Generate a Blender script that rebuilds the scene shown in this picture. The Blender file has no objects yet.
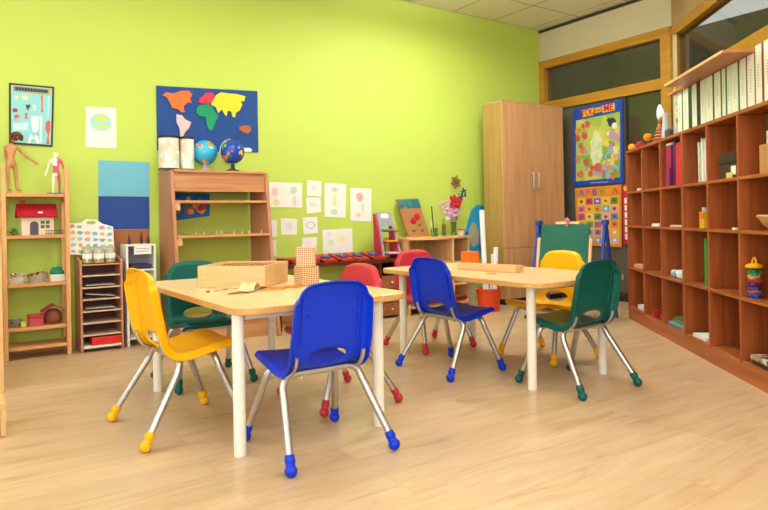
import bpy, bmesh, math, random
from mathutils import Vector, Matrix
random.seed(7)
C = bpy.context.scene.collection
PI = math.pi
# ------------------------------------------------------------------ survey of the room (photo 768x510)
FPX, CX, CY, CAMZ = 640.0, 384.0, 218.5, 0.92
YAW, ROLL = math.radians(34.3), math.radians(-1.03)
RIGHT = Vector((math.cos(YAW), -math.sin(YAW), 0)); FWD = Vector((math.sin(YAW), math.cos(YAW), 0))
EYE = Vector((0, 0, CAMZ))
def ray(x, y):
    u, v = (x-CX)/FPX, (y-CY)/FPX
    c, s = math.cos(ROLL), math.sin(ROLL)
    return RIGHT*(c*u+s*v) - Vector((0, 0, 1))*(-s*u+c*v) + FWD
def at_z(x, y, z=0.0):
    r = ray(x, y); return EYE + r*((z-CAMZ)/r.z)
def at_y(x, y, Y):
    r = ray(x, y); return EYE + r*(Y/r.y)
def at_x(x, y, X):
    r = ray(x, y); return EYE + r*(X/r.x)
RA = math.radians(39.65)
RD = Vector((math.sin(RA), math.cos(RA), 0)); RN = Vector((math.cos(RA), -math.sin(RA), 0))
P0 = Vector((4.981, 3.484, 0)); RROT = math.atan2(-RD.y, -RD.x)
def rw(s, t, z=0.0):                       # shelf-wall frame: s along the wall towards the viewer, t into the wall
    return P0 - RD*s + RN*t + Vector((0, 0, z))
WALL_Y, XC, CEIL = 5.25, 5.88, 3.13

# ------------------------------------------------------------------ materials
def lin(h):
    h = h.lstrip('#'); r = []
    for i in (0, 2, 4):
        v = int(h[i:i+2], 16)/255
        r.append(v/12.92 if v <= .04045 else ((v+.055)/1.055)**2.4)
    return (*r, 1)
def newmat(name):
    m = bpy.data.materials.new(name); m.use_nodes = True
    nt = m.node_tree; b = nt.nodes['Principled BSDF']; return m, nt, b
def N(nt, t, **kw):
    n = nt.nodes.new(t)
    for k, v in kw.items(): setattr(n, k, v)
    return n
def plain(name, col, rough=.5, metal=0, var=.06, scale=12, bump=0, spec=.5, coat=0):
    m, nt, b = newmat(name)
    tc = N(nt, 'ShaderNodeTexCoord'); no = N(nt, 'ShaderNodeTexNoise'); no.inputs['Scale'].default_value = scale
    nt.links.new(tc.outputs['Object'], no.inputs['Vector'])
    mx = N(nt, 'ShaderNodeMix', data_type='RGBA')
    c = lin(col)
    mx.inputs[6].default_value = tuple(x*(1-var) for x in c[:3])+(1,)
    mx.inputs[7].default_value = tuple(min(1, x*(1+var)) for x in c[:3])+(1,)
    nt.links.new(no.outputs['Fac'], mx.inputs[0]); nt.links.new(mx.outputs[2], b.inputs['Base Color'])
    b.inputs['Roughness'].default_value = rough; b.inputs['Metallic'].default_value = metal
    b.inputs['Specular IOR Level'].default_value = spec
    b.inputs['Coat Weight'].default_value = coat
    if bump:
        bp = N(nt, 'ShaderNodeBump'); bp.inputs['Strength'].default_value = bump; bp.inputs['Distance'].default_value = .002
        nt.links.new(no.outputs['Fac'], bp.inputs['Height']); nt.links.new(bp.outputs['Normal'], b.inputs['Normal'])
    return m
def wood(name, c1, c2, axis='Z', scale=1.0, rough=.42, strength=1.0):
    m, nt, b = newmat(name)
    tc = N(nt, 'ShaderNodeTexCoord'); mp = N(nt, 'ShaderNodeMapping')
    s = {'X': (1.2, 22, 22), 'Y': (22, 1.2, 22), 'Z': (22, 22, 1.2)}[axis]
    mp.inputs['Scale'].default_value = tuple(v*scale for v in s)
    no = N(nt, 'ShaderNodeTexNoise'); no.inputs['Scale'].default_value = 2.2; no.inputs['Detail'].default_value = 5; no.inputs['Distortion'].default_value = .6
    no2 = N(nt, 'ShaderNodeTexNoise'); no2.inputs['Scale'].default_value = 1.1; no2.inputs['Detail'].default_value = 2
    nt.links.new(tc.outputs['Object'], mp.inputs['Vector']); nt.links.new(mp.outputs['Vector'], no.inputs['Vector']); nt.links.new(tc.outputs['Object'], no2.inputs['Vector'])
    ad = N(nt, 'ShaderNodeMath', operation='MULTIPLY_ADD'); ad.inputs[1].default_value = .35; 
    nt.links.new(no2.outputs['Fac'], ad.inputs[0]); nt.links.new(no.outputs['Fac'], ad.inputs[2])
    rp = N(nt, 'ShaderNodeValToRGB'); rp.color_ramp.elements[0].position = .45; rp.color_ramp.elements[1].position = .9
    rp.color_ramp.elements[0].color = lin(c1); rp.color_ramp.elements[1].color = lin(c2)
    nt.links.new(ad.outputs[0], rp.inputs['Fac']); nt.links.new(rp.outputs['Color'], b.inputs['Base Color'])
    b.inputs['Roughness'].default_value = rough
    return m
def blobs(name, cols, scale=8, base=None, rough=.6):
    """paper printed with a patchwork of coloured spots"""
    m, nt, b = newmat(name)
    tc = N(nt, 'ShaderNodeTexCoord'); vo = N(nt, 'ShaderNodeTexVoronoi'); vo.inputs['Scale'].default_value = scale
    nz = N(nt, 'ShaderNodeTexNoise'); nz.inputs['Scale'].default_value = scale*1.2
    av = N(nt, 'ShaderNodeMix', data_type='VECTOR'); av.inputs[0].default_value = .12
    nt.links.new(tc.outputs['Object'], av.inputs[4]); nt.links.new(nz.outputs['Color'], av.inputs[5])
    nt.links.new(tc.outputs['Object'], nz.inputs['Vector'])
    nt.links.new(av.outputs[1], vo.inputs['Vector'])
    rp = N(nt, 'ShaderNodeValToRGB'); rp.color_ramp.interpolation = 'CONSTANT'
    el = rp.color_ramp.elements
    while len(el) < len(cols): el.new(.5)
    for i, c in enumerate(cols): el[i].position = i/len(cols); el[i].color = lin(c)
    sep = N(nt, 'ShaderNodeSeparateColor'); nt.links.new(vo.outputs['Color'], sep.inputs[0]); nt.links.new(sep.outputs[0], rp.inputs['Fac'])
    out = rp.outputs['Color']
    if base:
        mx = N(nt, 'ShaderNodeMix', data_type='RGBA'); gt = N(nt, 'ShaderNodeMath', operation='GREATER_THAN'); gt.inputs[1].default_value = .42
        nt.links.new(vo.outputs['Distance'], gt.inputs[0]); nt.links.new(gt.outputs[0], mx.inputs[0])
        nt.links.new(out, mx.inputs[6]); mx.inputs[7].default_value = lin(base); out = mx.outputs[2]
    nt.links.new(out, b.inputs['Base Color']); b.inputs['Roughness'].default_value = rough
    return m
def glassy(name, tint, refl=.12, rough=.02):
    m = bpy.data.materials.new(name); m.use_nodes = True; nt = m.node_tree; nt.nodes.clear()
    o = N(nt, 'ShaderNodeOutputMaterial'); tr = N(nt, 'ShaderNodeBsdfTransparent'); gl = N(nt, 'ShaderNodeBsdfGlossy'); mx = N(nt, 'ShaderNodeMixShader'); fr = N(nt, 'ShaderNodeLayerWeight')
    tr.inputs[0].default_value = (*tint, 1); gl.inputs['Roughness'].default_value = rough
    pw = N(nt, 'ShaderNodeMath', operation='POWER'); pw.inputs[1].default_value = 4
    ad = N(nt, 'ShaderNodeMath', operation='MULTIPLY_ADD'); ad.inputs[1].default_value = .5; ad.inputs[2].default_value = refl; ad.use_clamp = True
    nt.links.new(fr.outputs['Facing'], pw.inputs[0]); nt.links.new(pw.outputs[0], ad.inputs[0]); nt.links.new(ad.outputs[0], mx.inputs[0])
    nt.links.new(tr.outputs[0], mx.inputs[1]); nt.links.new(gl.outputs[0], mx.inputs[2]); nt.links.new(mx.outputs[0], o.inputs[0])
    return m
def emis(name, col, st):
    m, nt, b = newmat(name); b.inputs['Emission Color'].default_value = lin(col); b.inputs['Emission Strength'].default_value = st
    b.inputs['Base Color'].default_value = lin(col); return m

_pc = {}
def pl(col, rough=.55, **k):                # cached plain colour
    key = (col, rough, tuple(k.items()))
    if key not in _pc: _pc[key] = plain('paint_'+col.lstrip('#'), col, rough, **k)
    return _pc[key]

def floor_mat():
    m, nt, b = newmat('laminate_planks')
    tc = N(nt, 'ShaderNodeTexCoord')
    br = N(nt, 'ShaderNodeTexBrick'); br.offset = .37; br.inputs['Scale'].default_value = 1
    br.inputs['Brick Width'].default_value = 1.28; br.inputs['Row Height'].default_value = .19; br.inputs['Mortar Size'].default_value = .0016
    br.inputs['Mortar Smooth'].default_value = .5; br.inputs['Bias'].default_value = 0
    br.inputs['Color1'].default_value = (0, 0, 0, 1); br.inputs['Color2'].default_value = (1, 1, 1, 1); br.inputs['Mortar'].default_value = (.5, .5, .5, 1)
    nt.links.new(tc.outputs['Object'], br.inputs['Vector'])
    mp = N(nt, 'ShaderNodeMapping'); mp.inputs['Scale'].default_value = (1.3, 9, 1)
    # shift the grain from plank to plank
    av = N(nt, 'ShaderNodeVectorMath', operation='MULTIPLY_ADD'); av.inputs[1].default_value = (7, 3, 5)
    nt.links.new(br.outputs['Color'], av.inputs[0]); nt.links.new(tc.outputs['Object'], av.inputs[2])
    nt.links.new(av.outputs[0], mp.inputs['Vector'])
    n1 = N(nt, 'ShaderNodeTexNoise'); n1.inputs['Scale'].default_value = 1.6; n1.inputs['Detail'].default_value = 7; n1.inputs['Distortion'].default_value = 1.2; n1.inputs['Roughness'].default_value = .62
    nt.links.new(mp.outputs[0], n1.inputs['Vector'])
    rp = N(nt, 'ShaderNodeValToRGB'); e = rp.color_ramp.elements
    e[0].position = .3; e[0].color = lin('#be9a72'); e[1].position = .75; e[1].color = lin('#d8bd9c')
    x = e.new(.46); x.color = lin('#ceae88')
    nt.links.new(n1.outputs['Fac'], rp.inputs['Fac'])
    hs = N(nt, 'ShaderNodeHueSaturation'); mm = N(nt, 'ShaderNodeMapRange'); mm.inputs['To Min'].default_value = .93; mm.inputs['To Max'].default_value = 1.05
    nt.links.new(br.outputs['Color'], mm.inputs['Value']); nt.links.new(mm.outputs[0], hs.inputs['Value']); nt.links.new(rp.outputs['Color'], hs.inputs['Color'])
    mx = N(nt, 'ShaderNodeMix', data_type='RGBA'); mx.inputs[7].default_value = lin('#a87a48')
    ml = N(nt, 'ShaderNodeMath', operation='MULTIPLY'); ml.inputs[1].default_value = .45
    nt.links.new(br.outputs['Fac'], ml.inputs[0]); nt.links.new(ml.outputs[0], mx.inputs[0]); nt.links.new(hs.outputs['Color'], mx.inputs[6])
    nt.links.new(mx.outputs[2], b.inputs['Base Color']); b.inputs['Roughness'].default_value = .3; b.inputs['Specular IOR Level'].default_value = .5
    return m
def ceiling_mat():
    m, nt, b = newmat('ceiling_tiles')
    tc = N(nt, 'ShaderNodeTexCoord'); br = N(nt, 'ShaderNodeTexBrick'); br.offset = 0
    br.inputs['Scale'].default_value = 1; br.inputs['Brick Width'].default_value = .6; br.inputs['Row Height'].default_value = .6; br.inputs['Mortar Size'].default_value = .012
    br.inputs['Color1'].default_value = lin('#ece6cc'); br.inputs['Color2'].default_value = lin('#f2eedc'); br.inputs['Mortar'].default_value = lin('#c3b585')
    mp = N(nt, 'ShaderNodeMapping'); mp.inputs['Location'].default_value = (.28, .15, 0)
    nt.links.new(tc.outputs['Object'], mp.inputs['Vector']); nt.links.new(mp.outputs[0], br.inputs['Vector']); nt.links.new(br.outputs['Color'], b.inputs['Base Color'])
    b.inputs['Roughness'].default_value = .45
    return m
def grid_mat(name, base, line, pitch, width=.28):
    m, nt, b = newmat(name)
    tc = N(nt, 'ShaderNodeTexCoord'); mp = N(nt, 'ShaderNodeVectorMath', operation='SCALE'); mp.inputs['Scale'].default_value = 1/pitch
    nt.links.new(tc.outputs['Object'], mp.inputs[0])
    fr = N(nt, 'ShaderNodeVectorMath', operation='FRACTION'); nt.links.new(mp.outputs[0], fr.inputs[0])
    sp = N(nt, 'ShaderNodeSeparateXYZ'); nt.links.new(fr.outputs[0], sp.inputs[0])
    # a cell is brown where two of three coordinates lie inside the bead
    ths = []
    for i in range(3):
        su = N(nt, 'ShaderNodeMath', operation='SUBTRACT'); su.inputs[1].default_value = .5
        ab = N(nt, 'ShaderNodeMath', operation='ABSOLUTE'); lt = N(nt, 'ShaderNodeMath', operation='LESS_THAN'); lt.inputs[1].default_value = width
        nt.links.new(sp.outputs[i], su.inputs[0]); nt.links.new(su.outputs[0], ab.inputs[0]); nt.links.new(ab.outputs[0], lt.inputs[0]); ths.append(lt)
    a = N(nt, 'ShaderNodeMath', operation='ADD'); a2 = N(nt, 'ShaderNodeMath', operation='ADD'); g = N(nt, 'ShaderNodeMath', operation='GREATER_THAN'); g.inputs[1].default_value = 1.5
    nt.links.new(ths[0].outputs[0], a.inputs[0]); nt.links.new(ths[1].outputs[0], a.inputs[1]); nt.links.new(a.outputs[0], a2.inputs[0]); nt.links.new(ths[2].outputs[0], a2.inputs[1]); nt.links.new(a2.outputs[0], g.inputs[0])
    mx = N(nt, 'ShaderNodeMix', data_type='RGBA'); mx.inputs[6].default_value = lin(base); mx.inputs[7].default_value = lin(line)
    nt.links.new(g.outputs[0], mx.inputs[0]); nt.links.new(mx.outputs[2], b.inputs['Base Color']); b.inputs['Roughness'].default_value = .5
    return m

MT = {
 'green_wall': plain('green_wall', '#c2d95e', .6, var=.02, scale=2),
 'beige_wall': plain('beige_wall', '#d4c9ac', .7, var=.03, scale=3),
 'white_wall': plain('white_wall', '#e6e2d6', .7, var=.02, scale=3),
 'floor': floor_mat(), 'ceiling': ceiling_mat(),
 'gold_frame': wood('gold_frame', '#a8741c', '#c28c2c', 'Y', .6, .35),
 'dark_panel': plain('dark_panel', '#625c52', .25, var=.05, scale=2),
 'corridor': plain('corridor', '#6e6452', .8),
 'glass': glassy('pane_glass', (.70, .69, .63), .06),
 'birch': wood('birch', '#dfb984', '#ebd0a6', 'Y', .6, .3), 'birch_edge': wood('birch_edge', '#c8924e', '#daa868', 'Y', 1, .4),
 'pine': wood('pine', '#d89a5c', '#e9b677', 'Z', .8, .45), 'pine_h': wood('pine_h', '#d08e54', '#e0a56c', 'X', .8, .45),
 'peach': wood('peach_wood', '#b9795a', '#cc9070', 'Z', .7, .4),
 'peach_h': wood('peach_wood_h', '#b87a50', '#d6a06c', 'X', .7, .4),
 'cabinet': wood('cabinet_wood', '#bc885c', '#d0a070', 'Z', .7, .4), 'cabinet_side': wood('cabinet_side', '#a88448', '#bc9858', 'Z', .7, .45),
 'redwood': wood('reddish_wood', '#94461e', '#b4622e', 'Z', .6, .38), 'redwood_h': wood('reddish_wood_h', '#94481f', '#b86834', 'X', .6, .36),
 'darkwood': wood('dark_wood', '#4a1c12', '#6a2c1c', 'X', .7, .4),
 'maple': wood('maple', '#dca86a', '#eec48a', 'Z', .7, .42), 'maple_h': wood('maple_h', '#dba366', '#eabf84', 'X', .7, .42),
 'lightbox': wood('light_box_wood', '#dcac70', '#e8c490', 'X', .8, .45),
 'white_metal': plain('white_enamel', '#eee9dc', .3, var=.02),
 'steel': plain('brushed_steel', '#c6c5c6', .34, metal=1, var=.08, scale=30),
 'white': plain('white_plastic', '#eeeeea', .4, var=.03), 'paper': plain('paper', '#efefe8', .7, var=.03, scale=6),
 'black': plain('black_plastic', '#1c1a1c', .4),
}

# ------------------------------------------------------------------ mesh helpers
class MB:
    def __init__(s): s.bm = bmesh.new(); s.mi = 0
    def _set(s, fs):
        for f in fs: f.material_index = s.mi
    def box(s, c, d, rz=0, rx=0, ry=0, rot=None):
        M = Matrix.Translation(Vector(c)) @ (rot or (Matrix.Rotation(rz, 4, 'Z') @ Matrix.Rotation(ry, 4, 'Y') @ Matrix.Rotation(rx, 4, 'X'))) @ Matrix.Diagonal((d[0], d[1], d[2], 1))
        r = bmesh.ops.create_cube(s.bm, size=1, matrix=M); s._set({f for v in r['verts'] for f in v.link_faces}); return s
    def b2(s, a, b):                       # box from min corner to max corner
        return s.box([(a[i]+b[i])/2 for i in range(3)], [abs(b[i]-a[i]) for i in range(3)])
    def ball(s, c, r, seg=16, sc=(1, 1, 1), rot=None):
        M = Matrix.Translation(Vector(c)) @ (rot or Matrix.Identity(4)) @ Matrix.Diagonal((sc[0], sc[1], sc[2], 1))
        q = bmesh.ops.create_uvsphere(s.bm, u_segments=seg, v_segments=max(6, seg//2+2), radius=r, matrix=M); s._set({f for v in q['verts'] for f in v.link_faces}); return s
    def lathe(s, prof, c=(0, 0, 0), seg=24, M=None):
        """prof: (radius, z) list from bottom to top, radius 0 closes"""
        M = Matrix.Translation(Vector(c)) @ (M or Matrix.Identity(4)); rings = []
        for r, z in prof:
            if r < 1e-6: rings.append([s.bm.verts.new(M @ Vector((0, 0, z)))])
            else: rings.append([s.bm.verts.new(M @ Vector((r*math.cos(2*PI*i/seg), r*math.sin(2*PI*i/seg), z))) for i in range(seg)])
        fs = []
        for a, b in zip(rings, rings[1:]):
            if len(a) == 1 and len(b) == 1: continue
            for i in range(seg):
                j = (i+1) % seg
                if len(a) == 1: fs.append(s.bm.faces.new((a[0], b[j], b[i])))
                elif len(b) == 1: fs.append(s.bm.faces.new((a[i], a[j], b[0])))
                else: fs.append(s.bm.faces.new((a[i], a[j], b[j], b[i])))
        s._set(fs); return s
    def cyl(s, c, r, h, seg=20, r2=None):
        r2 = r if r2 is None else r2
        return s.lathe([(0, 0), (r, 0), (r2, h), (0, h)], c, seg)
    def tube(s, pts, r, seg=10, r2=None):
        pts = [Vector(p) for p in pts]; n = len(pts); rings = []; up = None
        for i, p in enumerate(pts):
            t = (pts[min(i+1, n-1)]-pts[max(i-1, 0)]).normalized()
            if up is None:
                up = Vector((0, 0, 1)) if abs(t.z) < .9 else Vector((1, 0, 0))
            a = (up - t*up.dot(t)).normalized(); up = a; b = t.cross(a)
            rr = r if r2 is None else r+(r2-r)*i/(n-1)
            rings.append([s.bm.verts.new(p + (a*math.cos(2*PI*k/seg)+b*math.sin(2*PI*k/seg))*rr) for k in range(seg)])
        fs = []
        for a, b in zip(rings, rings[1:]):
            for k in range(seg): fs.append(s.bm.faces.new((a[k], a[(k+1) % seg], b[(k+1) % seg], b[k])))
        fs.append(s.bm.faces.new(rings[0][::-1])); fs.append(s.bm.faces.new(rings[-1])); s._set(fs); return s
    def prism(s, poly, vec, side=None):
        """extrude a planar polygon (3D points) by vec"""
        vec = Vector(vec); a = [s.bm.verts.new(Vector(p)) for p in poly]; b = [s.bm.verts.new(Vector(p)+vec) for p in poly]; n = len(a)
        s._set([s.bm.faces.new(a[::-1]), s.bm.faces.new(b)])
        k = s.mi; s.mi = side if side is not None else s.mi
        s._set([s.bm.faces.new((a[i], a[(i+1) % n], b[(i+1) % n], b[i])) for i in range(n)]); s.mi = k; return s
    def done(s, name, mat, parent=None, bevel=0, smooth=False, seg=2, loc=None, rz=0):
        bmesh.ops.recalc_face_normals(s.bm, faces=s.bm.faces)
        me = bpy.data.meshes.new(name); s.bm.to_mesh(me); s.bm.free()
        for m in (mat if isinstance(mat, (list, tuple)) else [mat]): me.materials.append(m)
        if smooth:
            for p in me.polygons: p.use_smooth = True
            if smooth == 'auto': me.set_sharp_from_angle(angle=math.radians(38))
        o = bpy.data.objects.new(name, me); C.objects.link(o); o.parent = parent
        if loc is not None: o.location = loc
        if rz: o.rotation_euler.z = rz
        if bevel:
            mo = o.modifiers.new('bevel', 'BEVEL'); mo.width = bevel; mo.segments = seg; mo.limit_method = 'ANGLE'; mo.angle_limit = math.radians(50)
        return o
def thing(name, label, cat, loc=(0, 0, 0), rz=0, group=None):
    o = bpy.data.objects.new(name, None); C.objects.link(o); o.location = loc; o.rotation_euler.z = rz
    o.empty_display_size = .05
    return tag(o, label, cat, group)
def tag(o, label, cat, group=None, kind=None):
    o['label'] = label; o['category'] = cat
    if group: o['group'] = group
    if kind: o['kind'] = kind
    return o
def struct(o): o['kind'] = 'structure'; return o
def dup(root, loc, rz, label, group=None):
    r = root.copy(); C.objects.link(r); r.location = loc; r.rotation_euler.z = rz; r['label'] = label
    if group: r['group'] = group
    for ch in list(root.children):
        c = ch.copy(); C.objects.link(c); c.parent = r
        for g in list(ch.children):
            d = g.copy(); C.objects.link(d); d.parent = c
    return r
def rrect(x0, y0, x1, y1, r, z, n=8):
    P = []
    for cx, cy, a in ((x1-r, y0+r, -90), (x1-r, y1-r, 0), (x0+r, y1-r, 90), (x0+r, y0+r, 180)):
        for i in range(n+1):
            t = math.radians(a+90*i/n); P.append((cx+r*math.cos(t), cy+r*math.sin(t), z))
    return P
def text(body, size, mat, parent=None, loc=(0, 0, 0), rot=(PI/2, 0, 0), name='lettering', align='CENTER', ext=.0008, bold=0, M=None):
    cu = bpy.data.curves.new(name, 'FONT'); cu.body = body; cu.size = size; cu.extrude = ext; cu.align_x = align; cu.align_y = 'CENTER'; cu.offset = bold
    t = bpy.data.objects.new(name+'_tmp', cu); C.objects.link(t)
    bpy.context.view_layer.update()
    me = bpy.data.meshes.new_from_object(t.evaluated_get(bpy.context.evaluated_depsgraph_get())); bpy.data.objects.remove(t); bpy.data.curves.remove(cu)
    me.materials.clear(); me.materials.append(mat)
    o = bpy.data.objects.new(name, me); C.objects.link(o); o.parent = parent; o.location = loc; o.rotation_euler = rot
    return o

# ------------------------------------------------------------------ camera
cd = bpy.data.cameras.new('camera'); cam = bpy.data.objects.new('camera', cd); C.objects.link(cam); bpy.context.scene.camera = cam
cd.sensor_width = 36; cd.lens = 36*FPX/768; cd.shift_y = (CY-255)/768; cd.clip_start = .05
cam.matrix_world = Matrix.Translation(EYE) @ Matrix.Rotation(-YAW, 4, 'Z') @ Matrix.Rotation(PI/2, 4, 'X') @ Matrix.Rotation(ROLL, 4, 'Z')

# ------------------------------------------------------------------ the room
LX, RY = -2.1, -2.3
corner = at_x(672, 60, XC); cornerY = corner.y
def along_r(s, t): v = rw(s, t); return (v.x, v.y)
cs = (Vector((XC, cornerY, 0))-P0); CS, CT = -(cs.dot(RD)), cs.dot(RN)
sEnd = (P0.y + RN.y*CT - RY)/RD.y
endp = rw(sEnd, CT)
room = [(LX, RY), (endp.x, RY), (XC, cornerY), (XC, WALL_Y), (LX, WALL_Y)]
struct(MB().prism([(x, y, -.1) for x, y in room], (0, 0, .1)).done('floor', MT['floor']))
struct(MB().prism([(x, y, CEIL) for x, y in room], (0, 0, .1)).done('ceiling', MT['ceiling']))
struct(MB().b2((LX-.1, WALL_Y, 0), (XC+.1, WALL_Y+.1, CEIL)).done('wall_green', MT['green_wall']))
struct(MB().b2((LX, WALL_Y-.012, 0), (4.4, WALL_Y, .06)).done('baseboard_green', MT['pine_h']))
# left wall: three tall unseen windows, added to bring light in
mb = MB(); added_wins = [(-1.7, -.1), (.3, 1.9), (2.3, 3.9)]
mb.b2((LX-.15, RY, 0), (LX, WALL_Y, .8)); mb.b2((LX-.15, RY, 2.75), (LX, WALL_Y, CEIL))
ys = [RY]+[v for w in added_wins for v in w]+[WALL_Y]
for i in range(0, len(ys), 2): mb.b2((LX-.15, ys[i], .8), (LX, ys[i+1], 2.75))
struct(mb.done('wall_left', MT['white_wall']))
for i, (a, b) in enumerate(added_wins):
    w = MB(); 
    for q in ((a, .8, a+.06, 2.75), (b-.06, .8, b, 2.75), ((a+b)/2-.03, .8, (a+b)/2+.03, 2.75), (a, .8, b, .86), (a, 2.69, b, 2.75)):
        w.b2((LX-.1, q[0], q[1]), (LX-.04, q[2], q[3]))
    struct(w.done('window_%d' % (i+1), MT['gold_frame']))  # frame of an added window
m = MB()
for q in ((LX-.15, 0, endp.x+.3, .9), (LX-.15, 2.7, endp.x+.3, CEIL), (LX-.15, .9, -1.6, 2.7), (.4, .9, endp.x+.3, 2.7)): m.b2((q[0], RY-.15, q[1]), (q[2], RY, q[3]))
struct(m.done('wall_rear', MT['white_wall']))
m = MB()
for q in ((-1.6, .9, -1.54, 2.7), (.34, .9, .4, 2.7), (-.63, .9, -.57, 2.7), (-1.54, .9, .34, .96), (-1.54, 2.64, .34, 2.7)): m.b2((q[0], RY-.1, q[1]), (q[2], RY-.04, q[3]))
struct(m.done('window_6', MT['gold_frame']))  # unseen rear window, added to let light in from behind the camera
# window wall (right of the green wall)
struct(MB().b2((XC, cornerY, 2.75), (XC+.12, WALL_Y, CEIL)).done('wall_window_upper', MT['beige_wall']))
struct(MB().b2((XC-.02, cornerY-.0, CEIL-.035), (XC, WALL_Y, CEIL-.008)).done('trim_1', pl('#3a2e20')))  # darkness of the gap under the ceiling, put in as a strip
f = MB()
f.b2((XC-.02, cornerY, 2.66), (XC+.1, WALL_Y, 2.75)); f.b2((XC-.02, cornerY, 2.155), (XC+.1, WALL_Y, 2.26))
f.b2((XC-.024, WALL_Y-.075, 0), (XC+.104, WALL_Y, 2.75)); f.b2((XC-.024, cornerY+.005, 0), (XC+.104, cornerY+.11, 2.75))
fr = struct(f.done('window_4', MT['gold_frame'], ))
g = MB().b2((XC+.04, cornerY+.1, 2.26), (XC+.05, WALL_Y-.06, 2.66)).done('upper_pane', MT['glass'], fr)
g = MB().b2((XC+.04, cornerY+.1, 1.0), (XC+.05, 4.12, 2.16)).done('lower_pane', MT['glass'], fr)
struct(MB().b2((XC+.02, 4.12, 0), (XC+.06, WALL_Y-.07, 2.156)).done('wall_dark_panel', MT['dark_panel']))
struct(MB().b2((XC+.02, cornerY+.1, 0), (XC+.06, 4.119, 1.0)).done('wall_dark_panel_low', MT['dark_panel']))
struct(MB().b2((XC-.012, 4.0, 0), (XC+.02, WALL_Y-.07, .09)).done('baseboard_window', pl('#2e2824')))
# shelf wall: lower wall, window band with frame, upper wall
def rbox(mb, s0, s1, t0, t1, z0, z1):
    return mb.b2((s0, t0, z0), (s1, t1, z1))
def rdone(mb, name, mat, **k): return mb.done(name, mat, loc=P0, rz=RROT, **k)
struct(rdone(rbox(MB(), CS, sEnd, CT, CT+.12, 0, 2.08), 'wall_shelves', MT['beige_wall']))
struct(rdone(rbox(MB(), CS, sEnd, CT, CT+.12, 2.72, CEIL), 'wall_shelves_upper', plain('tan_wall', '#b9976c', .7)))  # beige wall in shadow: the shade is put into its colour
f = MB()
rbox(f, CS, sEnd, CT-.02, CT+.1, 2.63, 2.72); rbox(f, CS, sEnd, CT-.02, CT+.1, 2.08, 2.2); rbox(f, CS, CS+.1, CT-.021, CT+.1, 2.2, 2.63); rbox(f, 2.4, 2.5, CT-.02, CT+.1, 2.2, 2.63); rbox(f, 5, 5.1, CT-.02, CT+.1, 2.2, 2.63)
fr = struct(rdone(f, 'window_5', MT['gold_frame'], bevel=.004))
MB().b2((CS+.1, CT+.04, 2.2), (sEnd-.1, CT+.05, 2.63)).done('pane', MT['glass'], fr)
struct(rdone(rbox(MB(), CS+.11, CS+.14, CT-.03, CT+.0, .9, 2.63), 'trim_2', pl('#e8d8a8')))
# corridor beyond the panes
struct(MB().b2((XC+1.5, cornerY-2.5, 0), (XC+1.6, WALL_Y+.6, CEIL)).done('wall_corridor', MT['corridor']))
struct(MB().b2((XC+.12, cornerY-2.5, -.1), (XC+1.5, WALL_Y+.6, 0)).done('floor_corridor', pl('#8a7a60')))
struct(MB().b2((XC+.12, WALL_Y+.1, 0), (XC+1.5, WALL_Y+.2, CEIL)).done('wall_corridor_end', MT['corridor']))
struct(rdone(rbox(MB(), CS-.6, sEnd, CT+1.4, CT+1.5, 0, CEIL), 'wall_corridor_side', MT['corridor']))

# ------------------------------------------------------------------ added light panels, out of view, put in to brighten the room
for i, (x, y) in enumerate([(-.3, .9), (1.15, .9), (2.45, .9), (-.3, 3.4), (1.4, 3.5), (3.75, 3.75)]):
    t = thing('suspended_lamp', ['suspended light panel over the viewer, nearest the daylight windows', 'suspended light panel over the near end of the foreground table', 'suspended light panel nearest the bookshelf wall', 'suspended light panel by the green wall and daylight windows', 'suspended light panel between green wall and foreground table', 'suspended light panel over the far end of the far table'][i], 'lamp', (x, y, CEIL), 0, 'suspended light panels')
    MB().b2((-.3, -.3, -.25), (.3, .3, -.22)).done('housing', MT['white'], t, bevel=.004)
    MB().b2((-.27, -.27, -.256), (.27, .27, -.2505)).done('lower_diffuser', emis('lamp_glow', '#fff4de', 3), t)
    MB().b2((-.27, -.27, -.2195), (.27, .27, -.214)).done('upper_diffuser', emis('lamp_glow_up', '#fff4de', 3), t)
    for sx in (-.25, .25): MB().tube([(sx, 0, -.22), (sx, 0, -.001)], .003, 6).done('suspension_wire', MT['steel'], t)
    for zz, rx, en in ((-.27, 0, [5, 5, 7, 7, 8, 30][i]), (-.20, PI, [10, 12, 18, 10, 10, 36][i])):
        l = bpy.data.lights.new('lamp', 'AREA'); l.shape = 'SQUARE'; l.size = .55; l.energy = en; l.color = (.90, .96, 1)
        lo = bpy.data.objects.new('lamp_light', l); C.objects.link(lo); lo.parent = t; lo.location = (0, 0, zz); lo.rotation_euler.x = rx

# ------------------------------------------------------------------ tables
def rect_table(label, x0, y0, x1, y1, z, legs, rc):
    cx, cy = (x0+x1)/2, (y0+y1)/2
    t = thing('classroom_table', label, 'table', (cx, cy, 0), 0, 'two birch classroom tables')
    m = MB(); m.prism(rrect(x0-cx, y0-cy, x1-cx, y1-cy, rc, z-.028), (0, 0, .028), side=1)
    m.done('tabletop', [MT['birch'], MT['birch_edge']], t, bevel=.004)
    for (lx, ly) in legs:
        lg = MB().cyl((lx-cx, ly-cy, .004), .0245, z-.033, 24).done('leg', MT['white_metal'], t, smooth='auto')
        MB().cyl((lx-cx, ly-cy, 0), .0235, .0045, 24).done('foot_pad', pl('#d8d2c4'), lg)
    MB().b2((legs[0][0]-cx+.03, legs[0][1]-cy+.0, z-.06), (legs[1][0]-cx-.03, legs[0][1]-cy+.018, z-.03)).done('apron', MT['white_metal'], t)
    MB().b2((legs[0][0]-cx+.03, legs[2][1]-cy-.018, z-.06), (legs[1][0]-cx-.03, legs[2][1]-cy, z-.03)).done('apron', MT['white_metal'], t)
Z1, Z2 = .59, .58
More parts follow.
